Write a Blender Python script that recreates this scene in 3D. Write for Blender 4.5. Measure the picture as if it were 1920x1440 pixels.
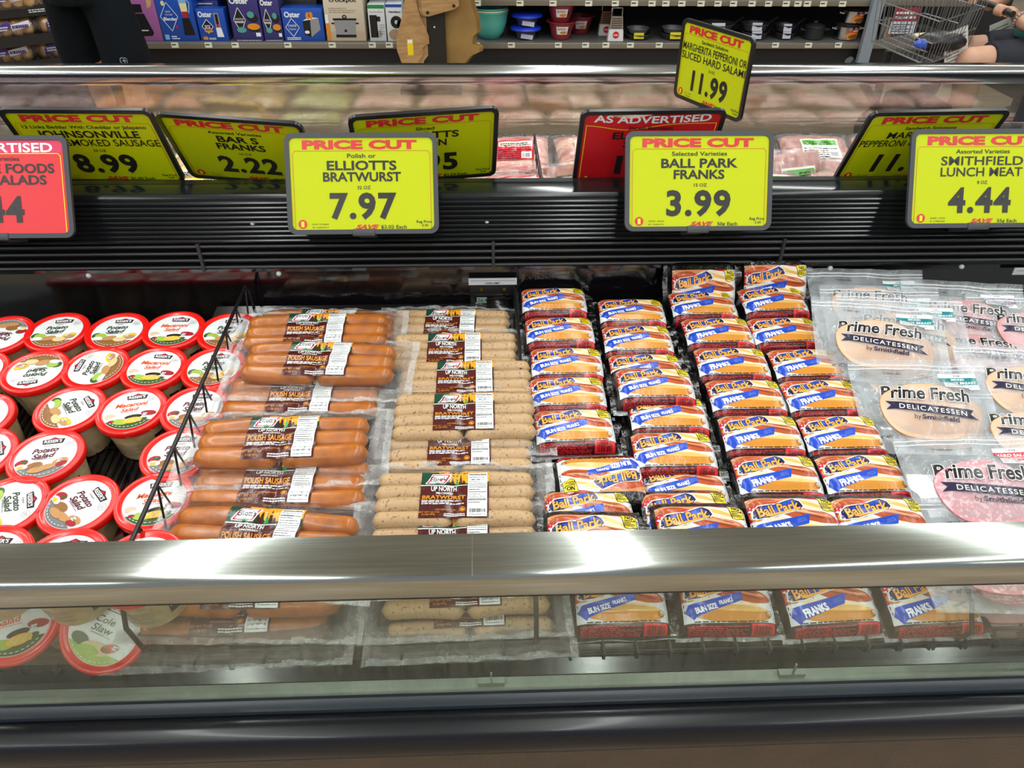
import bpy, bmesh, math, random
from mathutils import Vector, Matrix, geometry, noise
R = math.radians
PI = math.pi
for o in list(bpy.data.objects):
    bpy.data.objects.remove(o)
SC = bpy.context.scene
COL = SC.collection
random.seed(7)

# ---------------------------------------------------------------- camera
CAMZ = 1.52
F = 1400.0
cam_m = Matrix.Rotation(R(-2.4), 3, 'Z') @ Matrix.Rotation(R(53.5), 3, 'X') @ Matrix.Rotation(R(0.56), 3, 'Z')
cd = bpy.data.cameras.new('camera')
cd.sensor_width = 36.0
cd.lens = F / 1920 * 36
cd.clip_start = 0.05
cam = bpy.data.objects.new('camera', cd)
cam.matrix_world = Matrix.Translation((0, 0, CAMZ)) @ cam_m.to_4x4()
COL.objects.link(cam)
SC.camera = cam

# ---------------------------------------------------------------- world, exposure
SC.view_settings.view_transform = 'Standard'
SC.view_settings.look = 'None'
SC.view_settings.gamma = 1.0
SC.view_settings.use_curve_mapping = False
SC.view_settings.exposure = 0.0
w = bpy.data.worlds.new('store_air')
SC.world = w
w.use_nodes = True
w.node_tree.nodes['Background'].inputs[0].default_value = (0.80, 0.86, 0.92, 1)
w.node_tree.nodes['Background'].inputs[1].default_value = 0.38

# ---------------------------------------------------------------- ceiling strip lights (the lamps of the store), plus added upward fill
LAMPX = [-6.6, -4.15, -1.72, 0.72, 3.16, 5.6]
CEIL = 4.4
for lx in LAMPX:
    ld = bpy.data.lights.new('ceiling_strip_light', 'AREA')
    ld.shape = 'RECTANGLE'
    ld.size = 0.20
    ld.size_y = 16.0
    ld.energy = 190
    ld.color = (0.97, 1.0, 0.98)
    lo = bpy.data.objects.new('ceiling_strip_light', ld)
    lo.location = (lx, 1.4, CEIL - 0.25)
    COL.objects.link(lo)
    lu = ld.copy()  # added fill aimed upward, only brightens the ceiling that the rail mirrors
    lu.energy = 70
    uo = bpy.data.objects.new('added_ceiling_fill', lu)
    uo.location = (lx, 1.4, CEIL - 0.23)
    uo.rotation_euler = (math.pi, 0, 0)
    COL.objects.link(uo)


def ray(px, py):
    return cam_m @ Vector(((px - 960) / F, -(py - 720) / F, -1.0))


def at(px, py, z=None, y=None, x=None):
    """where the sight line through a pixel meets a real plane of the place"""
    d = ray(px, py)
    if z is not None:
        t = (z - CAMZ) / d.z
    elif y is not None:
        t = y / d.y
    else:
        t = x / d.x
    return Vector((0, 0, CAMZ)) + d * t


def at_slope(px, py, z0, y0, k):
    """meets the plane z = z0 + k*(y-y0)"""
    d = ray(px, py)
    t = (z0 - k * y0 - CAMZ) / (d.z - k * d.y)
    return Vector((0, 0, CAMZ)) + d * t


# ---------------------------------------------------------------- materials
def lin(c):
    if isinstance(c, str):
        c = [int(c[i:i + 2], 16) / 255 for i in (0, 2, 4)]
    return tuple(((v / 12.92) if v <= 0.04045 else ((v + 0.055) / 1.055) ** 2.4) for v in c) + (1,)


MATS = {}


def mat(name, col, rough=0.5, metal=0.0, spec=0.5, coat=0.0, bump=0.0, bscale=60.0, var=None, vscale=8.0,
        vstretch=None, vlo=0.4, vhi=0.6, alpha=1.0, emit=0.0, sheen=0.0, vdetail=3.0):
    if name in MATS:
        return MATS[name]
    m = bpy.data.materials.new(name)
    m.use_nodes = True
    nt = m.node_tree
    b = nt.nodes['Principled BSDF']
    b.inputs['Base Color'].default_value = lin(col)
    b.inputs['Roughness'].default_value = rough
    b.inputs['Metallic'].default_value = metal
    b.inputs['Specular IOR Level'].default_value = spec
    b.inputs['Coat Weight'].default_value = coat
    b.inputs['Coat Roughness'].default_value = 0.08
    b.inputs['Alpha'].default_value = alpha
    if sheen:
        b.inputs['Sheen Weight'].default_value = sheen
    if emit:
        b.inputs['Emission Color'].default_value = lin(col)
        b.inputs['Emission Strength'].default_value = emit
    tc = None
    if bump or var:
        tc = nt.nodes.new('ShaderNodeTexCoord')
    if var:
        src = tc.outputs['Object']
        if vstretch:
            mp = nt.nodes.new('ShaderNodeMapping')
            mp.inputs['Scale'].default_value = vstretch
            nt.links.new(src, mp.inputs['Vector'])
            src = mp.outputs['Vector']
        n = nt.nodes.new('ShaderNodeTexNoise')
        n.inputs['Scale'].default_value = vscale
        n.inputs['Detail'].default_value = vdetail
        nt.links.new(src, n.inputs['Vector'])
        r = nt.nodes.new('ShaderNodeValToRGB')
        r.color_ramp.elements[0].position = vlo
        r.color_ramp.elements[1].position = vhi
        r.color_ramp.elements[0].color = lin(col)
        r.color_ramp.elements[1].color = lin(var)
        nt.links.new(n.outputs['Fac'], r.inputs['Fac'])
        nt.links.new(r.outputs['Color'], b.inputs['Base Color'])
    if bump:
        n = nt.nodes.new('ShaderNodeTexNoise')
        n.inputs['Scale'].default_value = bscale
        n.inputs['Detail'].default_value = 3
        nt.links.new(tc.outputs['Object'], n.inputs['Vector'])
        bp = nt.nodes.new('ShaderNodeBump')
        bp.inputs['Strength'].default_value = bump
        bp.inputs['Distance'].default_value = 0.004
        nt.links.new(n.outputs['Fac'], bp.inputs['Height'])
        nt.links.new(bp.outputs['Normal'], b.inputs['Normal'])
    MATS[name] = m
    return m


def film(name, haze, hazecol, gloss=0.35, rough=0.1, bscale=45.0, bstr=0.6, tint=(1, 1, 1), stretch=None, base=0.06):
    """thin plastic film or glass: lets light through, a little milky, shiny"""
    if name in MATS:
        return MATS[name]
    m = bpy.data.materials.new(name)
    m.use_nodes = True
    nt = m.node_tree
    N = nt.nodes
    N.remove(N['Principled BSDF'])
    out = N['Material Output']
    tr = N.new('ShaderNodeBsdfTransparent')
    tr.inputs[0].default_value = (*tint, 1)
    df = N.new('ShaderNodeBsdfDiffuse')
    df.inputs[0].default_value = lin(hazecol)
    gl = N.new('ShaderNodeBsdfGlossy')
    gl.inputs['Roughness'].default_value = rough
    gl.inputs[0].default_value = (1, 1, 1, 1)
    tc = N.new('ShaderNodeTexCoord')
    src = tc.outputs['Object']
    if stretch:
        mp = N.new('ShaderNodeMapping')
        mp.inputs['Scale'].default_value = stretch
        nt.links.new(src, mp.inputs['Vector'])
        src = mp.outputs['Vector']
    n = N.new('ShaderNodeTexNoise')
    n.inputs['Scale'].default_value = bscale
    n.inputs['Detail'].default_value = 4
    n.inputs['Distortion'].default_value = 1.2
    nt.links.new(src, n.inputs['Vector'])
    bp = N.new('ShaderNodeBump')
    bp.inputs['Strength'].default_value = bstr
    bp.inputs['Distance'].default_value = 0.006
    nt.links.new(n.outputs['Fac'], bp.inputs['Height'])
    nt.links.new(bp.outputs['Normal'], gl.inputs['Normal'])
    lw = N.new('ShaderNodeLayerWeight')
    lw.inputs['Blend'].default_value = gloss
    nt.links.new(bp.outputs['Normal'], lw.inputs['Normal'])
    mx = N.new('ShaderNodeMixShader')
    # haze varies over the film
    mr = N.new('ShaderNodeMapRange')
    mr.inputs['From Min'].default_value = 0.3
    mr.inputs['From Max'].default_value = 0.75
    mr.inputs['To Min'].default_value = haze * 0.5
    mr.inputs['To Max'].default_value = min(1, haze * 1.6)
    nt.links.new(n.outputs['Fac'], mr.inputs['Value'])
    nt.links.new(mr.outputs['Result'], mx.inputs['Fac'])
    nt.links.new(tr.outputs[0], mx.inputs[1])
    nt.links.new(df.outputs[0], mx.inputs[2])
    mx2 = N.new('ShaderNodeMixShader')
    ad = N.new('ShaderNodeMath')
    ad.operation = 'MULTIPLY_ADD'
    ad.inputs[1].default_value = 1.0 - base
    ad.inputs[2].default_value = base
    nt.links.new(lw.outputs['Fresnel'], ad.inputs[0])
    nt.links.new(ad.outputs[0], mx2.inputs['Fac'])
    nt.links.new(mx.outputs[0], mx2.inputs[1])
    nt.links.new(gl.outputs[0], mx2.inputs[2])
    nt.links.new(mx2.outputs[0], out.inputs['Surface'])
    MATS[name] = m
    return m


def ink(name, col, rough=0.32, spec=0.5, **k):
    return mat('ink_' + name, col, rough=rough, spec=spec, **k)


# ---------------------------------------------------------------- mesh helpers
class MB:
    def __init__(s):
        s.v, s.f, s.m, s.mats = [], [], [], []

    def mi(s, m):
        if m not in s.mats:
            s.mats.append(m)
        return s.mats.index(m)

    def add(s, vs, fs, m, mx=None):
        o = len(s.v)
        if mx is not None:
            vs = [mx @ Vector(p) for p in vs]
        s.v += [tuple(p) for p in vs]
        k = s.mi(m)
        for f in fs:
            s.f.append([i + o for i in f])
            s.m.append(k)
        return s

    def box(s, a, b, m, mx=None, bev=0.0):
        bm = bmesh.new()
        c = [(a[i] + b[i]) / 2 for i in range(3)]
        d = [abs(b[i] - a[i]) for i in range(3)]
        bmesh.ops.create_cube(bm, size=1, matrix=Matrix.Translation(c) @ Matrix.Diagonal((*d, 1)))
        if bev:
            bmesh.ops.bevel(bm, geom=list(bm.edges), offset=min(bev, min(d) * 0.45), segments=2, affect='EDGES', profile=0.5)
        s.bm(bm, m, mx)
        return s

    def bm(s, bm, m, mx=None):
        bm.verts.index_update()
        s.add([v.co[:] for v in bm.verts], [[v.index for v in f.verts] for f in bm.faces], m, mx)
        bm.free()

    def tube(s, pts, r, m, n=8, closed=False, mx=None, cap=True):
        pts = [Vector(p) for p in pts]
        rr = r if hasattr(r, '__len__') else [r] * len(pts)
        rings = []
        k = len(pts)
        ref = None
        vs, fs = [], []
        for i, p in enumerate(pts):
            if closed:
                t = pts[(i + 1) % k] - pts[i - 1]
            else:
                t = pts[min(i + 1, k - 1)] - pts[max(i - 1, 0)]
            t.normalize()
            if ref is None:
                ref = Vector((0, 0, 1)) if abs(t.z) < 0.9 else Vector((1, 0, 0))
            a = t.cross(ref)
            if a.length < 1e-5:
                a = t.orthogonal()
            a.normalize()
            b = a.cross(t).normalized()
            ref = b
            for j in range(n):
                q = 2 * PI * j / n
                vs.append(p + (a * math.cos(q) + b * math.sin(q)) * rr[i])
        for i in range(k if closed else k - 1):
            i2 = (i + 1) % k
            for j in range(n):
                j2 = (j + 1) % n
                fs.append([i * n + j, i * n + j2, i2 * n + j2, i2 * n + j])
        if cap and not closed:
            fs.append(list(range(n))[::-1])
            fs.append([(k - 1) * n + j for j in range(n)])
        return s.add(vs, fs, m, mx)

    def lathe(s, prof, m, n=32, mx=None, cap0=True, cap1=True):
        vs, fs = [], []
        for (r, z) in prof:
            for j in range(n):
                a = 2 * PI * j / n
                vs.append((r * math.cos(a), r * math.sin(a), z))
        for i in range(len(prof) - 1):
            for j in range(n):
                j2 = (j + 1) % n
                fs.append([i * n + j, i * n + j2, (i + 1) * n + j2, (i + 1) * n + j])
        if cap0:
            fs.append(list(range(n))[::-1])
        if cap1:
            fs.append([(len(prof) - 1) * n + j for j in range(n)])
        return s.add(vs, fs, m, mx)

    def prism(s, poly, z0, z1, m, mx=None):
        n = len(poly)
        vs = [(p[0], p[1], z0) for p in poly] + [(p[0], p[1], z1) for p in poly]
        fs = [[i, (i + 1) % n, n + (i + 1) % n, n + i] for i in range(n)]
        tri = geometry.tessellate_polygon([[Vector((p[0], p[1], 0)) for p in poly]])
        fs += [[t[2], t[1], t[0]] for t in tri] + [[n + t[0], n + t[1], n + t[2]] for t in tri]
        return s.add(vs, fs, m, mx)

    def extrude_x(s, prof, x0, x1, m, closed=True):
        """profile in (y,z) swept along x"""
        n = len(prof)
        vs = [(x0, p[0], p[1]) for p in prof] + [(x1, p[0], p[1]) for p in prof]
        fs = [[i, (i + 1) % n, n + (i + 1) % n, n + i] for i in range(n if closed else n - 1)]
        if closed:
            tri = geometry.tessellate_polygon([[Vector((p[0], p[1], 0)) for p in prof]])
            fs += [[t[2], t[1], t[0]] for t in tri] + [[n + t[0], n + t[1], n + t[2]] for t in tri]
        return s.add(vs, fs, m)

    def grid(s, fn, nu, nv, m, mx=None, closed_u=False):
        vs = [fn(i / nu, j / nv) for j in range(nv + 1) for i in range(nu + 1)]
        fs = []
        for j in range(nv):
            for i in range(nu):
                a = j * (nu + 1) + i
                fs.append([a, a + 1, a + nu + 2, a + nu + 1])
        return s.add(vs, fs, m, mx)

    def sphere(s, c, r, m, n=16, k=10, sc=(1, 1, 1), mx=None):
        prof = [(max(1e-4, math.sin(PI * i / k)) * r, -math.cos(PI * i / k) * r) for i in range(k + 1)]
        b = MB()
        b.lathe(prof, m, n)
        T = Matrix.Translation(c) @ Matrix.Diagonal((*sc, 1))
        if mx is not None:
            T = mx @ T
        return s.add(b.v, b.f, m, T)

    def build(s, name, parent=None, smooth=True, kind=None, angle=40, recalc=True):
        me = bpy.data.meshes.new(name)
        me.from_pydata(s.v, [], s.f)
        for m in s.mats:
            me.materials.append(m)
        me.polygons.foreach_set('material_index', s.m)
        if recalc:
            bm = bmesh.new()
            bm.from_mesh(me)
            bmesh.ops.recalc_face_normals(bm, faces=bm.faces)
            bm.to_mesh(me)
            bm.free()
        if smooth:
            me.polygons.foreach_set('use_smooth', [True] * len(s.f))
            try:
                me.set_sharp_from_angle(angle=R(angle))
            except Exception:
                pass
        me.update()
        o = bpy.data.objects.new(name, me)
        COL.objects.link(o)
        if parent is not None:
            o.parent = parent
        if kind:
            o['kind'] = kind
        return o


def tag(o, label, cat, group=None, kind=None):
    o['label'] = label
    o['category'] = cat
    if group:
        o['group'] = group
    if kind:
        o['kind'] = kind
    return o


def thing(name, label, cat, loc=(0, 0, 0), rot=(0, 0, 0), group=None):
    o = bpy.data.objects.new(name, None)
    o.empty_display_size = 0.02
    COL.objects.link(o)
    o.location = loc
    o.rotation_euler = rot
    return tag(o, label, cat, group)


def kids(o):
    return [c for c in bpy.data.objects if c.parent == o]


KID = {}


def dup(root, label=None, loc=None, rot=None, group=None, swap=None):
    """copy a thing with its parts and sub-parts; swap = {part name: other mesh}"""
    r = root.copy()
    COL.objects.link(r)
    if root.name not in KID:
        KID[root.name] = [(c, kids(c)) for c in kids(root)]
    for c, gs in KID[root.name]:
        c2 = c.copy()
        COL.objects.link(c2)
        c2.parent = r
        for g in gs:
            g2 = g.copy()
            COL.objects.link(g2)
            g2.parent = c2
    if label:
        r['label'] = label
    if group:
        r['group'] = group
    if loc is not None:
        r.location = loc
    if rot is not None:
        r.rotation_euler = rot
    return r


USED = {}


def place(proto, label, loc, rot=(0, 0, 0), group=None, scale=None):
    """first use moves the thing itself, later uses are copies"""
    if proto.name not in USED:
        USED[proto.name] = 1
        if proto.name not in KID:
            KID[proto.name] = [(c, kids(c)) for c in kids(proto)]
        r = proto
        r['label'] = label
        r.location = loc
        r.rotation_euler = rot
        if group:
            r['group'] = group
    else:
        r = dup(proto, label, loc, rot, group)
    if scale:
        r.scale = scale
    return r


# ---------------------------------------------------------------- lettering and print
GLY = {}


def glyphs(s, bold=0.0, shear=0.0, space=1.0):
    k = (s, bold, shear, space)
    if k not in GLY:
        cu = bpy.data.curves.new('lettering', 'FONT')
        cu.body = s
        cu.size = 1
        cu.offset = bold
        cu.shear = shear
        cu.space_character = space
        cu.resolution_u = 3
        ob = bpy.data.objects.new('lettering', cu)
        me = bpy.data.meshes.new_from_object(ob)
        V = [(v.co.x, v.co.y) for v in me.vertices]
        Fs = [list(p.vertices) for p in me.polygons]
        bpy.data.objects.remove(ob)
        bpy.data.meshes.remove(me)
        bpy.data.curves.remove(cu)
        GLY[k] = (V, Fs)
    return GLY[k]


def tw(s, h, **k):
    """natural width of a line whose capitals are h high"""
    V, _ = glyphs(s, **k)
    return (max(v[0] for v in V) - min(v[0] for v in V)) * h / 0.73


class Print:
    """flat artwork in sheet coordinates, later laid onto a surface"""

    def __init__(s):
        s.items = []

    def tris(s, V, T, m, layer):
        s.items.append((V, T, m, layer))

    def poly(s, pts, m, layer=1):
        T = geometry.tessellate_polygon([[Vector((p[0], p[1], 0)) for p in pts]])
        s.items.append(([tuple(p[:2]) for p in pts], [list(t) for t in T], m, layer))

    def rect(s, x0, y0, x1, y1, m, layer=1, sk=0.0):
        s.poly([(x0, y0), (x1, y0), (x1 + sk, y1), (x0 + sk, y1)], m, layer)

    def disc(s, cx, cy, rx, ry, m, layer=1, rot=0, n=20, a0=0, a1=360):
        c, q = math.cos(R(rot)), math.sin(R(rot))
        pts = []
        for i in range(n):
            a = R(a0 + (a1 - a0) * i / (n if a1 - a0 == 360 else n - 1))
            x, y = rx * math.cos(a), ry * math.sin(a)
            pts.append((cx + x * c - y * q, cy + x * q + y * c))
        s.poly(pts, m, layer)

    def ring(s, cx, cy, rx, ry, t, m, layer=1, n=24):
        V, T = [], []
        for i in range(n):
            a = 2 * PI * i / n
            V += [(cx + rx * math.cos(a), cy + ry * math.sin(a)), (cx + (rx - t) * math.cos(a), cy + (ry - t) * math.sin(a))]
        for i in range(n):
            a, b = 2 * i, 2 * ((i + 1) % n)
            T += [[a, b, b + 1], [a, b + 1, a + 1]]
        s.items.append((V, T, m, layer))

    def line(s, pts, t, m, layer=1):
        for (x0, y0), (x1, y1) in zip(pts[:-1], pts[1:]):
            d = math.hypot(x1 - x0, y1 - y0) or 1
            nx, ny = -(y1 - y0) / d * t / 2, (x1 - x0) / d * t / 2
            s.poly([(x0 + nx, y0 + ny), (x0 - nx, y0 - ny), (x1 - nx, y1 - ny), (x1 + nx, y1 + ny)], m, layer)

    def text(s, t, cx, cy, h, m, layer=3, w=None, bold=0.0, shear=0.0, rot=0.0, space=1.0, left=False, right=False, arc=0.0, maxw=None):
        """capitals about h high, centred on (cx, cy); w forces the width; arc bends the line"""
        V0, Fs = glyphs(t, bold, shear, space)
        if not V0:
            return
        Vr, _ = glyphs(t, 0.0, shear, space)
        x0, x1 = min(v[0] for v in Vr), max(v[0] for v in Vr)
        sy = h / 0.73
        sx = sy
        if w:
            sx = w / (x1 - x0)
        elif maxw and (x1 - x0) * sx > maxw:
            sx = maxw / (x1 - x0)
        xm = (x0 + x1) / 2
        if left:
            xm = x0
        if right:
            xm = x1
        c, q = math.cos(R(rot)), math.sin(R(rot))
        V = []
        for (x, y) in V0:
            X, Y = (x - xm) * sx, (y - 0.365) * sy
            Y += arc * X * X
            V.append((cx + X * c - Y * q, cy + X * q + Y * c))
        T = []
        for f in Fs:
            if len(f) == 3:
                T.append(f)
            else:
                for i in range(1, len(f) - 1):
                    T.append([f[0], f[i], f[i + 1]])
        s.items.append((V, T, m, layer))

    def fine(s, x0, y0, x1, y1, m, layer=2, rows=4, seed=1, fill=0.55):
        """rows of print too small to read"""
        rd = random.Random(seed)
        dh = (y1 - y0) / rows
        for i in range(rows):
            y = y0 + i * dh
            x = x0
            end = x1 - (x1 - x0) * rd.choice((0, 0, 0.1, 0.35))
            while x < end:
                l = rd.uniform(0.04, 0.16) * (x1 - x0)
                s.rect(x, y, min(x + l, end), y + dh * fill, m, layer)
                x += l + 0.02 * (x1 - x0)

    def bars(s, x0, y0, x1, y1, m, layer=3, n=18, seed=3):
        rd = random.Random(seed)
        ws = [rd.uniform(0.5, 2) for _ in range(2 * n)]
        k = (x1 - x0) / sum(ws)
        x = x0
        for i in range(n):
            s.rect(x, y0, x + ws[2 * i] * k, y1, m, layer)
            x += (ws[2 * i] + ws[2 * i + 1]) * k

    def build(s, name, fn, parent=None, step=0.02, eps=0.00022, mb=None):
        b = mb or MB()
        for V, T, m, layer in s.items:
            vs, key, fs = [], {}, []

            def vid(p):
                k = (round(p[0], 6), round(p[1], 6))
                if k not in key:
                    key[k] = len(vs)
                    P, N = fn(p[0], p[1])
                    vs.append(P + N * (eps * layer))
                return key[k]

            st = [(V[t[0]], V[t[1]], V[t[2]]) for t in T]
            while st:
                A, B, C = st.pop()
                e = (math.hypot(A[0] - B[0], A[1] - B[1]), math.hypot(B[0] - C[0], B[1] - C[1]), math.hypot(C[0] - A[0], C[1] - A[1]))
                mxe = max(e)
                if step and mxe > step:
                    i = e.index(mxe)
                    if i == 1:
                        A, B, C = B, C, A
                    elif i == 2:
                        A, B, C = C, A, B
                    Mp = ((A[0] + B[0]) / 2, (A[1] + B[1]) / 2)
                    st += [(A, Mp, C), (Mp, B, C)]
                    continue
                area = (B[0] - A[0]) * (C[1] - A[1]) - (C[0] - A[0]) * (B[1] - A[1])
                if abs(area) < 1e-12:
                    continue
                f = [vid(A), vid(B), vid(C)] if area > 0 else [vid(A), vid(C), vid(B)]
                if len(set(f)) == 3:
                    fs.append(f)
            b.add(vs, fs, m)
        if mb:
            return None
        return b.build(name, parent, recalc=False)


def flat_xz(y=0.0):
    return lambda x, z: (Vector((x, y, z)), Vector((0, -1, 0)))


def flat_xy(z=0.0):
    return lambda x, y: (Vector((x, y, z)), Vector((0, 0, 1)))


def num_fn(fp, h=0.0008):
    """surface function from a height-like map p(x,y)->Vector with numeric normal"""
    def g(x, y):
        P = fp(x, y)
        n = (fp(x + h, y) - fp(x - h, y)).cross(fp(x, y + h) - fp(x, y - h))
        return P, (n.normalized() if n.length > 1e-12 else Vector((0, 0, 1)))
    return g


def rrect(w, h, r, n=5, cx=0, cy=0):
    pts = []
    for (sx, sy, a0) in ((1, 1, 0), (-1, 1, 90), (-1, -1, 180), (1, -1, 270)):
        for i in range(n + 1):
            a = R(a0 + 90 * i / n)
            pts.append((cx + sx * (w / 2 - r) + r * math.cos(a), cy + sy * (h / 2 - r) + r * math.sin(a)))
    return pts


ORD = ['', 'first', 'second', 'third', 'fourth', 'fifth', 'sixth', 'seventh', 'eighth', 'ninth', 'tenth', 'eleventh', 'twelfth', 'thirteenth', 'fourteenth',
       'fifteenth', 'sixteenth', 'seventeenth', 'eighteenth', 'nineteenth', 'twentieth']

# ================================================================ the setting
m_floor = mat('floor_vinyl', 'a08a72', rough=0.28, spec=0.5, var='8b7660', vscale=3.0, vstretch=(1, 6, 1))
m_ceil = mat('ceiling_paint', 'e2e6e3', rough=0.8, var='ccd0cd', vscale=0.8)
m_wall = mat('wall_paint', '8d8a84', rough=0.8)
b = MB()
b.box((-9, -7, -0.05), (9, 9.2, 0.0), m_floor)
b.build('floor', kind='structure', smooth=False)
b = MB()
b.box((-9, -7, CEIL), (9, 9.2, CEIL + 0.05), m_ceil)
b.build('ceiling', kind='structure', smooth=False)
b = MB()
b.box((-9, 9.2, 0), (9, 9.3, CEIL), m_wall)
b.build('wall_back', kind='structure', smooth=False)

# ================================================================ the refrigerated island case
m_steel = mat('brushed_steel', 'bcc1bc', rough=0.09, metal=1.0, var='b1b6b1', vscale=6, vstretch=(1.5, 60, 60))
bs = m_steel.node_tree.nodes['Principled BSDF']
bs.inputs['Roughness'].default_value = 0.13
bs.inputs['Anisotropic'].default_value = 0.93
tv = m_steel.node_tree.nodes.new('ShaderNodeCombineXYZ')
tv.inputs[1].default_value = 0.7
tv.inputs[2].default_value = 0.7
m_steel.node_tree.links.new(tv.outputs[0], bs.inputs['Tangent'])
m_steel2 = mat('polished_steel', 'c9cbcd', rough=0.14, metal=1.0)
m_black = mat('black_plastic', '17181a', rough=0.32)
m_blackgloss = mat('black_gloss', '0d0c0e', rough=0.12, spec=0.6, coat=0.3)
m_liner = mat('black_liner', '0d0b0e', rough=0.10, spec=1.0, coat=0.8)
m_ribs = mat('black_ribs', '15191c', rough=0.16, spec=0.5)
m_louver = mat('black_louver', '141417', rough=0.4)
m_bumper = mat('bumper_vinyl', '101218', rough=0.27, spec=0.4, coat=0.15)
m_panel = mat('brown_panel', '4d3f33', rough=0.42, bump=0.35, bscale=190, var='453a30', vscale=20)
m_channel = mat('glass_channel', '2b3138', rough=0.35)
m_sill = mat('pale_sill', '8f978a', rough=0.5, var='7f887b', vscale=14)
m_glass = film('front_glass', 0.085, 'aaa593', gloss=0.10, rough=0.03, bscale=26, bstr=0.01, tint=(0.96, 0.99, 0.96), stretch=(4, 1, 0.35), base=0.015)
m_glass2 = film('far_glass', 0.12, 'a08c72', gloss=0.15, rough=0.03, bscale=30, bstr=0.012, tint=(0.93, 0.94, 0.9), stretch=(0.6, 1, 16), base=0.31)
m_rod = mat('black_wire', '101012', rough=0.3)
m_rodlight = mat('deck_wire', '4d4e50', rough=0.25, metal=0.8)
m_screw = mat('white_screw', 'd8dadb', rough=0.3)
m_under = mat('rail_underside', '6e6257', rough=0.4, metal=0.5)

X0, X1 = -3.0, 3.0
DK0, DKY, DKK = 0.595, 0.632, 0.105


def deck(y):
    return DK0 + (y - DKY) * DKK


def top(y):
    """upper face of the laid-out packages"""
    return 0.72 + 0.085 * (y - 0.78)


case = thing('refrigerated_case', 'long black double sided refrigerated meat case with stainless steel rails', 'refrigerated case', (0, 1.66, 0))


def cpart(b, name, label=None, **k):
    o = b.build(name, case, **k)
    o.location = (0, -1.66, 0)
    if label:
        o['label'] = label
    return o


b = MB()
b.extrude_x([(0.600, 0.856), (0.598, 0.861), (0.552, 0.860), (0.544, 0.856), (0.540, 0.848), (0.5395, 0.822), (0.543, 0.814),
             (0.552, 0.806), (0.560, 0.803), (0.590, 0.803), (0.592, 0.850)], X0, X1, m_steel)
rail = cpart(b, 'front_rail', 'brushed stainless steel rail along the near side', angle=50)
b = MB()
for xx in (-0.02, 1.4, -1.6):
    b = MB()
    b.box((xx, 0.5395, 0.857), (xx + 0.0008, 0.599, 0.8615), m_steel2)
    b.build('rail_seam', rail)
b = MB()
b.box((X0, 0.5735, 0.568), (X1, 0.5785, 0.806), m_glass)
cpart(b, 'front_glass', 'clear front glass pane with faint streaks', smooth=False)
b = MB()
b.extrude_x([(0.573, 0.560), (0.573, 0.570), (0.594, 0.572), (0.594, 0.560)], X0, X1, m_sill)
cpart(b, 'glass_sill', 'pale green sill under the front glass')
b = MB()
b.extrude_x([(0.5725, 0.545), (0.5725, 0.573), (0.567, 0.575), (0.563, 0.572), (0.553, 0.572), (0.552, 0.568), (0.5525, 0.555), (0.5525, 0.545)], X0, X1, m_channel)
cpart(b, 'glass_channel')
b = MB()
b.extrude_x([(0.551, 0.50), (0.551, 0.567), (0.545, 0.571), (0.538, 0.572), (0.530, 0.570), (0.521, 0.567), (0.514, 0.556), (0.510, 0.544),
             (0.509, 0.533), (0.512, 0.523), (0.518, 0.516), (0.522, 0.50)], X0, X1, m_bumper)
cpart(b, 'bumper', 'rounded black bumper strip', angle=60)
b = MB()
b.box((X0, 0.521, 0.10), (X1, 0.56, 0.512), m_panel)
cpart(b, 'base_panel', 'brown textured lower panel', smooth=False)
b = MB()
b.box((X0, 0.58, 0.0), (X1, 2.72, 0.10), m_black)
cpart(b, 'toe_kick', smooth=False)
# near well
b = MB()
b.extrude_x([(0.5945, 0.54), (0.5945, 0.574), (0.612, 0.586), (0.632, 0.594), (1.40, deck(1.40)), (1.40, 0.54)], X0, X1, m_blackgloss)
cpart(b, 'deck_pan', smooth=False)
b = MB()
xx = X0 + 0.02
while xx < -0.35:
    if xx > -1.2:
        b.tube([(xx, 0.66, deck(0.66) + 0.004), (xx, 1.39, deck(1.39) + 0.004)], 0.0013, m_rodlight, 6)
    xx += 0.0135
for yy in (0.70, 0.86, 1.02, 1.18, 1.34):
    b.tube([(-1.25, yy, deck(yy) + 0.003), (-0.35, yy, deck(yy) + 0.003)], 0.0018, m_rod, 6)
cpart(b, 'deck_grille', 'black wire deck grille')
b = MB()
xx = -1.3
while xx < 1.5:
    b.box((xx, 0.606, 0.588), (xx + 0.003, 0.640, 0.602), m_channel)
    xx += 0.047
b.box((-1.3, 0.628, 0.598), (1.5, 0.631, 0.603), m_channel)
b.box((-1.3, 0.612, 0.594), (1.5, 0.614, 0.598), m_channel)
cpart(b, 'air_return_grille', 'slotted dark air return behind the front glass', smooth=False)
b = MB()
for xx in (-0.86, 0.0, 0.42):
    b = MB()
    b.box((xx - 0.018, 0.5805, 0.571), (xx + 0.018, 0.590, 0.579), m_sill)
    b.box((xx - 0.001, 0.580, 0.571), (xx + 0.001, 0.583, 0.602), m_sill)
    cpart(b, 'glass_clip', smooth=False)
# riser under the packages
RX0 = -0.56
b = MB()
b.extrude_x([(0.74, deck(0.74)), (0.74, top(0.74) - 0.052), (1.37, top(1.37) - 0.052), (1.37, deck(1.37))], RX0, 1.6, m_liner)
cpart(b, 'display_riser', smooth=False)
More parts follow.
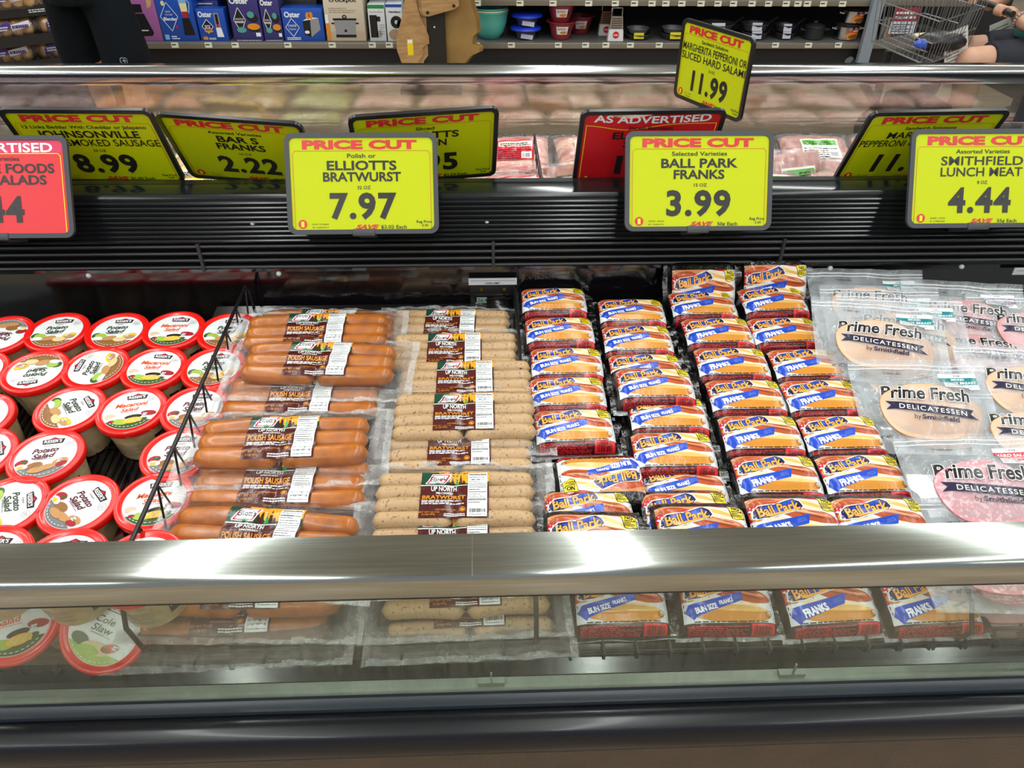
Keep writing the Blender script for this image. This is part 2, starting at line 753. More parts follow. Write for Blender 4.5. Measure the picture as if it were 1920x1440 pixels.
# rear liner, louvre band, ribbed divider
b = MB()
b.extrude_x([(1.3745, 0.66), (1.3925, 0.79), (1.372, 0.797), (1.372, 0.806), (1.43, 0.806), (1.43, 0.66)], X0, X1, m_liner)
cpart(b, 'rear_liner', 'glossy black rear liner')
b = MB()
for xx in (-1.35, -0.80, -0.42, 0.72, 1.0):
    b = MB()
    b.sphere((xx, 1.372, 0.7925), 0.0055, m_screw, 10, 6)
    cpart(b, 'screw')
for xx in (-0.45, 0.005, 0.55, -0.9, 0.98):
    b = MB()
    b.sphere((xx, 1.3685, 0.905), 0.0048, m_screw, 10, 6)
    cpart(b, 'screw')
b = MB()
b.box((X0, 1.376, 0.806), (X1, 1.43, 0.868), m_liner)
for k, z in enumerate((0.808, 0.823, 0.838, 0.853)):
    b.extrude_x([(1.377, z), (1.362, z + 0.001), (1.360, z + 0.005), (1.362, z + 0.008), (1.377, z + 0.0095)], X0, X1, m_louver)
cpart(b, 'louvre_band', angle=30)
b = MB()
for px in (-170, 375, 925, 1465, 2010):
    xx = at(px, 478, y=1.36).x
    b = MB()
    b.box((xx - 0.003, 1.358, 0.806), (xx + 0.003, 1.37, 0.866), m_channel)
    cpart(b, 'louvre_joint', smooth=False)
b = MB()
prof = [(1.44, 0.868), (1.360, 0.868)]
NR = 9
for k in range(NR):
    z0 = 0.869 + k * 0.082 / NR
    dz = 0.082 / NR
    y0 = 1.364 + 0.012 * k / NR
    prof += [(y0 - 0.004, z0), (y0 - 0.0055, z0 + dz * 0.25), (y0 - 0.004, z0 + dz * 0.5), (y0 + 0.001, z0 + dz * 0.6), (y0 + 0.001, z0 + dz * 0.95)]
prof += [(1.376, 0.952), (1.380, 0.9585), (1.386, 0.960), (1.424, 0.960), (1.44, 0.956)]
b.extrude_x(prof, X0, X1, m_ribs)
cpart(b, 'divider_panel', 'ribbed glossy black divider between the two wells', angle=35)
# far well
b = MB()
b.extrude_x([(1.44, 0.10), (1.44, 0.957), (1.47, 0.953), (1.475, 0.585), (2.70, 0.585), (2.715, 0.612), (2.745, 0.612), (2.745, 0.10)], X0, X1, m_black)
cpart(b, 'far_well_liner', smooth=False)
b = MB()
b.box((X0, 2.745, 0.608), (X1, 2.751, 0.806), m_glass2)
cpart(b, 'far_glass', 'far glass pane streaked and reflecting the packages', smooth=False)
b = MB()
b.box((X0, 2.7165, 0.60), (X1, 2.7205, 0.672), film('inner_glass', 0.03, 'c0c4c0', gloss=0.1, rough=0.03, bscale=10, bstr=0.01))
b.box((X0, 2.716, 0.672), (X1, 2.721, 0.6742), m_steel2)
cpart(b, 'inner_glass_strip', smooth=False)
b = MB()
b.extrude_x([(2.741, 0.803), (2.739, 0.812), (2.738, 0.838), (2.741, 0.848), (2.747, 0.855), (2.757, 0.860), (2.800, 0.861), (2.806, 0.855), (2.806, 0.808), (2.80, 0.803)], X0, X1, m_steel2)
cpart(b, 'far_rail', 'stainless steel rail along the far side', angle=50)
b = MB()
b.box((X0, 2.75, 0.12), (X1, 2.80, 0.606), m_panel)
cpart(b, 'far_base_panel', smooth=False)
b = MB()
xr = at(1915, 200, y=2.74).x
b.box((xr, 2.735, 0.60), (xr + 0.03, 2.76, 0.81), m_channel)
cpart(b, 'glass_post', smooth=False)

# ---------------------------------------------------------------- wire dividers between the products
m_wd = mat('divider_wire', '121214', rough=0.35)


def wire_divider(x, y0, y1, h0, h1, label, n=9, dx=0.0):
    t = thing('wire_divider', label, 'wire divider', (x, y0, deck(y0)), (0, 0, 0), 'wire shelf dividers')
    L = y1 - y0
    zb = lambda s: deck(y0 + s * L) - deck(y0) + 0.006
    zt = lambda s: deck(y0 + s * L) - deck(y0) + h0 + (h1 - h0) * s
    b = MB()
    b.tube([(0, -0.012, 0.010), (0, -0.028, h0 * 0.55), (0, 0.0, zt(0)), (dx, L, zt(1)), (dx, L + 0.02, zt(1) - 0.02), (dx, L + 0.025, zb(1))], 0.0034, m_wd, 8)
    b.build('frame_rod', t)
    b = MB()
    b.tube([(0, -0.012, 0.010), (dx, L + 0.02, zb(1))], 0.0026, m_wd, 8)
    b.build('base_rod', t)
    b = MB()
    pts = []
    for i in range(2 * n + 1):
        s = i / (2 * n)
        pts.append((dx * s, s * L, (zt(s) if i % 2 == 0 else zb(s))))
    b.tube(pts, 0.002, m_wd, 6)
    b.build('zigzag_wire', t)
    return t


wire_divider(-0.472, 0.635, 1.345, 0.165, 0.108, 'black wire divider between the salad tubs and the smoked sausage packs', dx=-0.012)
wire_divider(0.062, 0.635, 1.345, 0.085, 0.095, 'black wire divider between the pale sausage packs and the frankfurter packs', n=11)
wire_divider(0.66, 0.625, 1.345, 0.085, 0.06, 'black wire divider between the frankfurter packs and the sliced meat pouches', n=11)
t = thing('wire_divider', 'bent wire rod at the left end behind the front glass', 'wire divider', (-0.655, 0.62, 0.594), (0, 0, 0), 'wire shelf dividers')
b = MB()
b.tube([(0.0, 0, 0.003), (-0.085, 0.004, 0.13), (-0.15, 0.01, 0.15), (-0.26, 0.02, 0.14)], 0.0032, m_wd, 8)
b.build('frame_rod', t)

# ================================================================ price signs
m_frame = mat('sign_frame', '3b3d42', rough=0.45)
m_frameback = mat('sign_frame_dark', '16171a', rough=0.3)
m_yellow = mat('sign_yellow_card', 'c0cc00', rough=0.42, spec=0.25)
m_redcard = mat('sign_red_card', 'dc2630', rough=0.34)
m_redcard2 = mat('sign_red_card_deep', 'd01420', rough=0.3)
i_blk = ink('black', '1a1a18')
i_red = ink('red', 'd0222c')
i_wht = ink('white', 'eceff0')
i_yel = ink('sign_yellow', 'f0dc20')
i_org = ink('orange', 'e08a28')
i_pink = ink('header_pink', 'd82c5c')
SW, SH = 0.280, 0.183


def sign(label, red=False, header='PRICE CUT', sub='', lines=(), oz='', price='', save='', reg='', codes=(), dark=False, right_cut=None,
         stem=0.03, width=1.0, cat_group='price signs', wavy=False, badge=True):
    t = thing('price_sign', label, 'price sign', group=cat_group)
    W, H = SW * width, SH
    # the local origin is the bottom edge; the sign rises along z and faces -y
    fm = m_frameback if dark else m_frame
    b = MB()
    o, i = rrect(W, H, 0.016, 6, 0, H / 2), rrect(W - 0.017, H - 0.017, 0.010, 6, 0, H / 2)
    n = len(o)
    vs = [(p[0], -0.0035, p[1]) for p in o] + [(p[0], -0.0035, p[1]) for p in i] + [(p[0], 0.0035, p[1]) for p in o] + [(p[0], 0.0035, p[1]) for p in i]
    fs = []
    for k in range(n):
        k2 = (k + 1) % n
        fs += [[k, k2, n + k2, n + k], [2 * n + k, 3 * n + k, 3 * n + k2, 2 * n + k2], [k, 2 * n + k, 2 * n + k2, k2], [n + k, n + k2, 3 * n + k2, 3 * n + k]]
    b.add(vs, fs, fm)
    b.build('frame', t)
    b = MB()
    pts = rrect(W - 0.015, H - 0.015, 0.010, 6, 0, H / 2)
    if wavy:
        pts = [(x, z if z < H * 0.8 else z - 0.010 * math.exp(-((x + 0.03) / 0.05) ** 2)) for x, z in pts]
        extra = []
        for k in range(len(pts)):
            a, c = pts[k], pts[(k + 1) % len(pts)]
            extra.append(a)
            if math.hypot(a[0] - c[0], a[1] - c[1]) > 0.1 and a[1] > H * 0.6 and c[1] > H * 0.6:
                for q in range(1, 12):
                    x = a[0] + (c[0] - a[0]) * q / 12
                    extra.append((x, H - 0.0075 - 0.012 * math.exp(-((x + 0.045) / 0.04) ** 2)))
        pts = extra
    b.prism([(p[0], p[1]) for p in pts], 0.0, 0.0012, m_redcard2 if (red and dark) else (m_redcard if red else m_yellow),
            Matrix.Rotation(R(90), 4, 'X'))
    card = b.build('card', t, smooth=False)
    P = Print()
    X = lambda u: (u - 0.5) * W
    Z = lambda v: (1 - v) * H
    if red:
        if not wavy:
            P.rect(X(0.035), Z(0.165), X(0.965), Z(0.042), i_pink if not dark else i_red, 1)
        P.text(header, X(0.5), Z(0.115), 0.0165, i_wht, 3, bold=0.025, maxw=W * 0.80, w=W * 0.80, arc=(0.35 if wavy else 0))
        lm = i_yel
    else:
        P.text(header, X(0.49), Z(0.112), 0.0150, i_red, 3, bold=0.05, w=W * 0.735)
        lm = i_red
    yb = 0.175
    L = [(X(0.05), Z(0.97)), (X(0.05), Z(yb + 0.03)), (X(0.065), Z(yb)), (X(0.935), Z(yb)), (X(0.95), Z(yb + 0.03)), (X(0.95), Z(0.97))]
    if wavy:
        L = [(X(0.05), Z(0.95)), (X(0.05), Z(0.17))] + [(X(0.05 + 0.9 * k / 14), Z(0.17 + 0.075 * math.exp(-((k - 4.5) / 3.2) ** 2))) for k in range(15)] + [(X(0.95), Z(0.95))]
    P.line(L, 0.0007 if not red else 0.0014, lm, 2)
    P.text(sub, X(0.5), Z(0.222), 0.0078, i_blk, 3, bold=0.012, w=min(W * 0.88, W * 0.0206 * len(sub)) if sub else None)
    v = 0.315
    for ln in lines:
        if ln.startswith('>'):
            P.text(ln[1:], X(0.90 - 0.055 * (v > 0.4)), Z(v), 0.0168, i_blk, 3, bold=0.026, right=True, w=W * 0.0565 * (len(ln) - 1))
        else:
            P.text(ln, X(0.5), Z(v), 0.0168, i_blk, 3, bold=(0.026 if 'M' not in ln else 0.012) if len(ln) < 13 else 0.008, w=min(W * 0.90, W * 0.0565 * len(ln)))
        v += 0.112
    P.text(oz, X(0.51), Z(0.535), 0.0062, i_blk, 3, bold=0.008, w=(W * 0.0175 * len(oz)) if oz else None)
    P.text(price, X(0.5 if right_cut is None else right_cut), Z(0.71), 0.046, i_blk, 3, bold=0.036, space=1.12, w=W * (0.42 if len(price) == 4 else 0.50 if len(price) == 5 else 0.30))
    if save:
        P.text('SAVE', X(0.525), Z(0.925), 0.0075, i_red, 3, bold=0.04, shear=0.35, w=0.042)
        P.text(save, X(0.70), Z(0.928), 0.0066, i_blk, 3, bold=0.012, w=W * 0.017 * len(save))
        P.text('Reg Price', X(0.902), Z(0.878), 0.0052, i_blk, 3, bold=0.01, w=W * 0.10)
        P.text(reg, X(0.908), Z(0.918), 0.0052, i_blk, 3)
    for k, c in enumerate(codes):
        P.text(c, X(0.215), Z(0.898 + 0.032 * k), 0.0027, i_blk, 3)
    if badge:
        P.disc(X(0.098), Z(0.898), 0.0082, 0.0082, i_red, 2)
        P.text('1', X(0.098), Z(0.898), 0.0100, i_yel, 4, bold=0.03, w=0.0034)
    P.build('lettering', lambda x, z: (Vector((x, -0.0013, z)), Vector((0, -1, 0))), card, step=0)
    b = MB()
    b.box((-0.021, -0.0055, -0.004), (0.021, 0.0055, 0.0095), fm, bev=0.002)
    if stem > 0:
        b.box((-0.017, -0.001, -0.004 - stem), (0.017, 0.004, 0.0), fm)
    else:
        b.box((-0.017, 0.0, -0.003), (0.017, -stem, 0.003), fm)
    b.build('clip', t)
    return t


# leaning back over the near edge of the divider, faces turned to the near shopper
LEAN = R(-29)


def put_front(s, px, py_bottom, rz=0.0):
    p = at(px, py_bottom, y=1.300)
    s.location = p
    s.rotation_euler = (LEAN, 0, R(rz))


put_front(sign('yellow front price sign showing 7.97 above the smoked sausage packs', sub='Polish or', lines=('ELLIOTTS', 'BRATWURST'), oz='32 OZ', price='7.97',
               save='$2.02 Each', reg='9.99', codes=('ELL301118 10/08/24', '86   0-24557-05119'), stem=-0.062), 683, 439)
put_front(sign('yellow front price sign showing 3.99 above the franks packs', sub='Selected Varieties', lines=('BALL PARK', 'FRANKS'), oz='15 OZ', price='3.99',
               save='50¢ Each', reg='4.49', codes=('8750253   06/26/24', '80   0-54500-19312'), stem=-0.062), 1308, 433)
put_front(sign('yellow front price sign showing 4.44 at the right edge', sub='Assorted Varieties', lines=('SMITHFIELD', 'LUNCH MEAT'), oz='8 OZ', price='4.44',
               save='55¢ Each', reg='4.99', codes=('8768402   01/02/25', '80   0-70800-02247'), stem=-0.062), 1832, 427)
put_front(sign('bright red price sign ending in .44 at the left edge', red=True, header='AS ADVERTISED', sub='Assorted Varieties', lines=('>NE FOODS', '>SALADS'), oz='OZ', price='4.44',
               right_cut=0.47, badge=False, stem=-0.062), -3, 447)


def put_rear(s, px, py, lean=24, rz=0.0, roll=0.0, y=1.492):
    p = at(px, py, y=y)
    s.location = p
    s.rotation_euler = (R(lean), R(roll), R(rz))


put_rear(sign('yellow price sign showing 8.99 behind the bright red sign', sub='12 Links Beddar With Cheddar or Jalapeno', lines=('JOHNSONVILLE', 'SNACK SMOKED SAUSAGE'), oz='28 OZ', price='8.99',
              save='$1.00 Each', reg='9.99', codes=('8980   11/30/24', '0-77782-00217'), dark=True, badge=False), 222, 341, 24, -2)
put_rear(sign('tilted yellow price sign showing 2.22 between 8.99 and 7.97', sub='Assorted Varieties', lines=('BAR S', 'FRANKS'), oz='16 OZ', price='2.22',
              save='27¢ Each', reg='2.49', codes=('8980   11/30/24', '0-15900-06117'), dark=True), 484, 340, 30, -7, 2.0, 1.515)
put_rear(sign('yellow price sign mostly hidden behind the 7.97 sign', sub='Sliced', lines=('ELLIOTTS', 'BACON'), oz='', price='4.95',
              save='$3.04 Each', reg='8.99', codes=(), dark=True), 803, 337, 27, 7, -1.5)
put_rear(sign('dark red AS ADVERTISED price sign behind the 3.99 sign', red=True, header='AS ADVERTISED', sub='Sliced Boneless', lines=('ELLIOTTIC', 'SPIRAL'), oz='', price='11.', dark=True,
              right_cut=0.46, wavy=True), 1196, 343, 22, 2)
put_rear(sign('yellow price sign showing 11.9 behind the 4.44 sign', sub='Sandwich Solutions', lines=('MARGHERITA', 'PEPPERONI OR HARD SALAMI'), oz='32 OZ', price='11.99',
              save='$4.00 Each', reg='15.99', codes=('8980   11/30/24', '0-77782-00217'), dark=True), 1678, 337, 25, 3)
s = sign('small yellow price sign turned sideways on a post showing 11.99', sub='Sandwich Solutions', lines=('MARGHERITA PEPPERONI OR', 'SLICED HARD SALAMI'), oz='32 OZ', price='11.99',
         save='$4.00 Each', reg='15.99', codes=('8980   11/30/24', '0-77782-00217'), dark=True, stem=0.34, width=0.90)
s.location = at(1323, 204, y=1.84)
s.rotation_euler = (R(0), R(0), R(-65))

# ================================================================ frankfurter packs
m_packblk = mat('pack_film_black', '0d0b0d', rough=0.16, spec=0.7, bump=0.5, bscale=130, coat=0.4)
m_frank = mat('frankfurter', 'a85a3a', rough=0.28, coat=0.5, var='94492e', vscale=60)
m_edge = film('pack_clear_edge', 0.45, 'cfd6da', gloss=0.25, rough=0.15, bscale=60, bstr=0.5)


def pk(name, col):
    return mat('print_' + name, col, rough=0.22, spec=0.4, coat=0.12, bump=0.16, bscale=120)


k_white, k_red, k_cream, k_bun, k_bun2 = pk('white', 'd9dcdf'), pk('red', 'c01c28'), pk('cream', 'e6d3ae'), pk('bun', 'c9852f'), pk('bun_light', 'dcae63')
k_dog, k_dogl, k_dogd, k_blue, k_navy = pk('dog', 'ae4f28'), pk('dog_light', 'd08a5e'), pk('dog_dark', '8d3a20'), pk('blue', '1f46b8'), pk('navy', '15164a')
k_orange, k_yellow, k_maroon, k_red2, k_black, k_text = pk('orange', 'e8a23c'), pk('yellow', 'e8cf1e'), pk('maroon', '3c0810'), pk('bright_red', 'd02a2c'), pk('black', '120d10'), pk('white_text', 'eef1f4')
k_lblue = pk('light_blue', '6f8fdc')
PROF = [(-0.0500, 0.015), (-0.0515, 0.021), (-0.0490, 0.031), (-0.0420, 0.039), (-0.0300, 0.0435), (-0.014, 0.0455), (0.004, 0.0462), (0.022, 0.045), (0.036, 0.040), (0.046, 0.030), (0.051, 0.018)]


def catmull(P, n=6):
    out = []
    for i in range(len(P) - 1):
        p0, p1, p2, p3 = P[max(i - 1, 0)], P[i], P[i + 1], P[min(i + 2, len(P) - 1)]
        for k in range(n):
            t = k / n
            out.append(tuple(0.5 * (2 * p1[d] + (p2[d] - p0[d]) * t + (2 * p0[d] - 5 * p1[d] + 4 * p2[d] - p3[d]) * t * t + (3 * p1[d] - p0[d] - 3 * p2[d] + p3[d]) * t ** 3) for d in range(len(p1))))
    out.append(P[-1])
    return out


CP = catmull(PROF)
CL = [0.0]
for a, c in zip(CP[:-1], CP[1:]):
    CL.append(CL[-1] + math.hypot(a[0] - c[0], a[1] - c[1]))
PL = CL[-1]
HW = 0.070


def pack_pt(x, v):
    v = max(0.0, min(PL, v))
    i = 0
    while i < len(CL) - 2 and CL[i + 1] < v:
        i += 1
    t = (v - CL[i]) / (CL[i + 1] - CL[i])
    y = CP[i][0] + (CP[i + 1][0] - CP[i][0]) * t
    z = CP[i][1] + (CP[i + 1][1] - CP[i][1]) * t
    q = min(1.0, abs(x) / HW)
    e = (1 - q ** 7) ** 0.55 if q < 1 else 0
    z = 0.015 + (z - 0.015) * e
    z += 0.0011 * math.cos(2 * PI * y / 0.0235) * e * (1 if z > 0.03 else 0.3)
    z += 0.0012 * noise.noise(Vector((x * 28, y * 45, 3.1))) * e
    return Vector((x, y * (0.95 + 0.05 * e), z))


def pack_nfn(x, v):
    h = 0.0012
    v2 = max(h, min(PL - h, v))
    x2 = max(-HW + 0.004, min(HW - 0.004, x))
    n = (pack_pt(x2 + h, v2) - pack_pt(x2 - h, v2)).cross(pack_pt(x2, v2 + h) - pack_pt(x2, v2 - h))
    return pack_pt(x, v), n.normalized()


def franks_pack(bun):
    t = thing('franks_pack', 'franks pack', 'franks pack', group='franks packs')
    b = MB()
    b.grid(lambda u, v: pack_pt((u - 0.5) * 2 * HW, v * PL), 40, 34, m_packblk)

    def fl(a, c, d, wv, n=16):
        def f(u, v):
            x = a[0] + (c[0] - a[0]) * u + d[0] * v
            y = a[1] + (c[1] - a[1]) * u + d[1] * v
            return (x, y, 0.015 + wv * v * math.sin(u * 11 + a[0] * 90) - 0.002 * v)
        return f
    b.grid(fl((HW, -0.049), (HW, 0.050), (0.014, 0), 0.006), 14, 2, m_packblk)
    b.grid(fl((-HW, 0.050), (-HW, -0.049), (-0.009, 0), 0.004), 14, 2, m_packblk)
    b.grid(fl((-HW, 0.048), (HW, 0.048), (0, 0.010), 0.002), 14, 2, m_packblk)
    b.build('wrapper', t, angle=80)
    b = MB()
    b.grid(fl((HW + 0.008, -0.047), (-HW - 0.006, -0.047), (0, -0.008), 0.003), 18, 2, m_edge)
    b.build('sealed_edge', t)
    for y in (-0.0355, -0.0118, 0.0118, 0.0355):
        b = MB()
        pts = []
        for i in range(13):
            s = i / 12
            pts.append((-0.066 + 0.132 * s, y + 0.0012 * math.sin(s * 3), 0.0125))
        rr = [0.0121 * min(1, math.sin(min(1, (0.5 - abs(i / 12 - 0.5)) * 9) * PI / 2) + 0.05) for i in range(13)]
        b.tube(pts, rr, m_frank, 12)
        b.build('frankfurter', t)
    # the printed face
    P = Print()
    W, A0, A1 = 0.129, 0.031, 0.103
    U = lambda u, s: ((u - 0.5) * W, A0 + (A1 - A0) * s)
    Hh = A1 - A0

    def poly(pts, m, l):
        P.poly([U(*p) for p in pts], m, l)

    def ell(u, s, ru, rs, m, l, rot=0):
        x, y = U(u, s)
        P.disc(x, y, ru * W, rs * Hh, m, l, rot, 26)

    def txt(tx, u, s, h, m, l, **k):
        x, y = U(u, s)
        if 'w' in k:
            k['w'] *= W
        P.text(tx, x, y, h * Hh, m, l, **k)
    poly([(0, 0), (1, 0), (1, 1), (0, 1)], k_white, 1)
    poly([(0, 0.42), (0.30, 0.50), (0.46, 0.86), (0.30, 0.92), (0, 0.80)], k_red, 2)
    poly([(0, 0.80), (0.30, 0.92), (0.50, 0.86), (0.56, 1), (0, 1)], k_dogl, 2)
    poly([(0.36, 0.60), (0.60, 0.98), (0.74, 0.92), (0.9, 0.70), (0.80, 0.60)], k_cream, 2)
    poly([(0.60, 1.0), (0.86, 1.0), (0.84, 0.94), (0.72, 0.96)], k_red, 2)
    ell(0.17, 0.87, 0.15, 0.08, k_dog, 3, 8)
    ell(0.63, 0.83, 0.22, 0.07, k_bun2, 3, -16)
    ell(0.66, 0.74, 0.26, 0.05, k_cream, 4, -14)
    ell(0.64, 0.56, 0.34, 0.15, k_dog, 3, -11)
    ell(0.62, 0.63, 0.30, 0.05, k_dogl, 4, -13)
    ell(0.70, 0.52, 0.20, 0.022, k_dogd, 4, -12)
    ell(0.74, 0.60, 0.10, 0.018, k_dogd, 5, -16)
    ell(0.52, 0.36, 0.36, 0.10, k_cream, 4, -7)
    ell(0.50, 0.165, 0.45, 0.160, k_bun, 3, -3)
    ell(0.52, 0.29, 0.40, 0.07, k_bun2, 5, -5)
    ell(0.08, 0.55, 0.075, 0.13, k_bun, 3, 10)
    poly([(0.0, 0.0), (0.14, 0.0), (0.02, 0.20), (0, 0.22)], k_white, 5)
    poly([(0.985, 0.0), (1, 0.0), (1, 0.55), (0.97, 0.3)], k_white, 5)
    # ribbon
    if bun:
        poly([(0.015, 0.20), (0.10, 0.06), (0.13, 0.12), (0.66, 0.44), (0.66, 0.60), (0.06, 0.36)], k_blue, 6)
        txt('BUN SIZE', 0.245, 0.285, 0.115, k_text, 8, rot=14, bold=0.04, w=0.25, space=0.95)
        txt('FRANKS', 0.475, 0.425, 0.085, k_text, 8, rot=15, bold=0.03, w=0.155)
        txt('MADE WITH', 0.605, 0.52, 0.03, k_lblue, 8, rot=13, w=0.08)
        txt('CHICKEN & PORK', 0.61, 0.485, 0.03, k_lblue, 8, rot=13, w=0.09)
    else:
        poly([(0.015, 0.17), (0.09, -0.005), (0.13, 0.08), (0.63, 0.36), (0.66, 0.56), (0.05, 0.34)], k_blue, 6)
        txt('FRANKS', 0.285, 0.265, 0.155, k_text, 8, rot=15, bold=0.045, w=0.29)
        txt('MADE WITH', 0.555, 0.455, 0.034, k_lblue, 8, rot=14, w=0.09)
        txt('CHICKEN & PORK', 0.56, 0.415, 0.034, k_lblue, 8, rot=14, w=0.11)
    # logo: navy and white outlines, orange letters, swoosh
    poly([(0.02, 0.50), (0.06, 0.45), (0.20, 0.46), (0.58, 0.66), (0.63, 0.76), (0.60, 0.88), (0.52, 0.98), (0.30, 0.82), (0.10, 0.78), (0.03, 0.66)], k_white, 7)
    poly([(0.035, 0.51), (0.07, 0.47), (0.20, 0.48), (0.57, 0.68), (0.615, 0.76), (0.585, 0.87), (0.52, 0.95), (0.31, 0.80), (0.11, 0.76), (0.05, 0.66)], k_navy, 8)
    poly([(0.14, 0.73), (0.33, 0.79), (0.50, 0.92), (0.55, 0.84), (0.50, 0.70), (0.24, 0.56)], k_blue, 9)
    txt('Ball Park', 0.32, 0.70, 0.225, k_navy, 10, rot=13, bold=0.075, shear=0.18, w=0.49)
    txt('Ball Park', 0.32, 0.70, 0.225, k_orange, 11, rot=13, bold=0.022, shear=0.18, w=0.49)
    poly([(0.15, 0.505), (0.22, 0.50), (0.46, 0.615), (0.57, 0.685), (0.585, 0.75), (0.54, 0.71), (0.42, 0.635), (0.26, 0.56)], k_orange, 11)
    # yellow tag
    poly([(0.795, 0.985), (0.965, 0.965), (0.975, 0.70), (0.90, 0.665), (0.885, 0.64), (0.83, 0.67)], k_black, 6)
    poly([(0.802, 0.975), (0.958, 0.955), (0.968, 0.712), (0.902, 0.68), (0.886, 0.655), (0.838, 0.685)], k_yellow, 7)
    txt('NO', 0.885, 0.905, 0.075, k_black, 9, bold=0.05, w=0.085, rot=-3)
    x, y = U(0.83, 0.715)
    x2, y2 = U(0.945, 0.86)
    P.fine(x, y, x2, y2, k_black, 9, 4, 5)
    x, y = U(0.945, 0.16)
    P.ring(x - 0.003, y, 0.0042, 0.0042, 0.0006, k_black, 8)
    x, y = U(0.10, 0.012)
    x2, y2 = U(0.92, 0.045)
    P.fine(x, y, x2, y2, k_black, 8, 1, 8, 0.6)
    # nutrition panel on the near face
    P.rect(-W / 2, 0.001, W / 2, 0.0298, k_maroon, 1)
    P.fine(-W / 2 + 0.004, 0.003, W / 2 - 0.040, 0.028, k_red2, 3, 9, 11, 0.42)
    for (a, c) in ((-0.040, -0.030), (-0.012, -0.004)):
        P.rect(a, 0.008, c, 0.026, k_black, 2)
    P.rect(W / 2 - 0.036, 0.007, W / 2 - 0.002, 0.0296, k_red2, 3)
    P.bars(W / 2 - 0.032, 0.010, W / 2 - 0.006, 0.026, k_maroon, 5, 16)
    P.text('NET WT 15 OZ (425g)', W / 2 - 0.020, 0.0040, 0.0028, k_red2, 4)
    P.build('printed_face', pack_nfn, t, step=0.006, eps=0.00012)
    return t


pack_bun, pack_std = franks_pack(True), franks_pack(False)


def eul(rx, ry, rz):
    return (R(rx), R(ry), R(rz))


def put_on(proto, label, px, py, dz, rot, anchor, group=None, zfun=None):
    """anchor (a point of the thing) comes to lie where the sight line meets the top of the laid-out goods, dz above it"""
    p = at_slope(px, py, 0.72 + dz, 0.78, 0.085)
    rot = eul(*rot)
    from mathutils import Euler
    off = Euler(rot).to_matrix() @ Vector(anchor)
    return place(proto, label, p - off, rot, group)


AN = (-0.022, 0.003, 0.0462)
cols = [
    ('the first franks column', pack_bun, 'bun size franks pack', [
        (1018, 553, 0, (6, 0, 0)), (1028, 609, 0, (4, 0, 0)), (1040, 668, 0, (5, 0, -1)), (1041, 724, 0, (3, 0, 0)), (1052, 788, 0, (5, 0, 1)),
        (1155, 890, 0.006, (-4, 0, 181)), (1077, 947, 0, (6, 0, 0)), (1085, 994, 0.022, (9, 0, -3))]),
    ('the second franks column', pack_bun, 'bun size franks pack', [
        (1164, 573, 0, (4, 0, -2)), (1174, 625, 0, (5, 0, -1)), (1189, 680, 0, (5, 0, -1)), (1205, 708, 0.018, (5, 0, -1)), (1228, 763, 0, (5, 0, -1)),
        (1238, 832, 0.004, (5, 0, -1)), (1256, 896, -0.012, (3, 0, 0)), (1262, 950, 0, (6, 0, 0))]),
    ('the third franks column', pack_std, 'short franks pack', [
        (1298, 560, 0.004, (7, 0, -1)), (1325, 611, 0, (6, 0, 0)), (1351, 668, 0.003, (6, 0, -2)), (1376, 730, 0, (6, 0, -1)), (1403, 800, 0.003, (7, 0, -1)),
        (1432, 878, 0, (7, 0, -1)), (1462, 962, 0.012, (10, 0, -2))]),
    ('the fourth franks column', pack_std, 'short franks pack', [
        (1430, 553, 0.006, (8, 0, 2)), (1451, 610, 0, (6, 0, 0)), (1492, 671, 0, (6, 0, 0)), (1519, 731, 0.003, (6, 0, 0)), (1554, 801, 0, (7, 0, 0)),
        (1593, 877, 0, (7, 0, 0)), (1628, 962, 0.012, (10, 0, -2))]),
]
for cname, proto, kind, rows in cols:
    for i, (px, py, dz, rot) in enumerate(rows):
        put_on(proto, '%s, %s from the back in %s' % (kind, ORD[i + 1], cname), px, py, dz, rot, AN, 'franks packs in ' + cname)
put_on(pack_std, 'short franks pack lying on top at the front of the second column', 1290, 978, 0.020, (9, 0, -2), AN, 'loose franks packs on top')
put_on(pack_std, 'bare backed franks pack leaning at the rear of the third column', 1318, 536, 0.008, (60, 0, 0), (0, 0, 0.03), 'loose franks packs on top')
put_on(pack_std, 'bare backed franks pack leaning at the rear of the fourth column', 1452, 527, 0.010, (60, 0, 0), (0, 0, 0.03), 'loose franks packs on top')
for k, (px, proto, nm) in enumerate(((1166, pack_bun, 'bun size franks pack seen through the front glass beside the pale sausages'),
                                     (1366, pack_bun, 'bun size franks pack seen through the front glass with white film edge'),
                                     (1560, pack_std, 'short franks pack seen through the front glass, second from the pouches'),
                                     (1752, pack_std, 'short franks pack seen through the front glass beside the wire divider'))):
    p = at(px, 1196, z=deck(0.64) + 0.002)
    place(proto, nm, (p.x, p.y + 0.050, deck(0.64) + 0.004), eul(14, 0, (0, -1, 2, 1)[k]), 'franks packs behind the front glass')

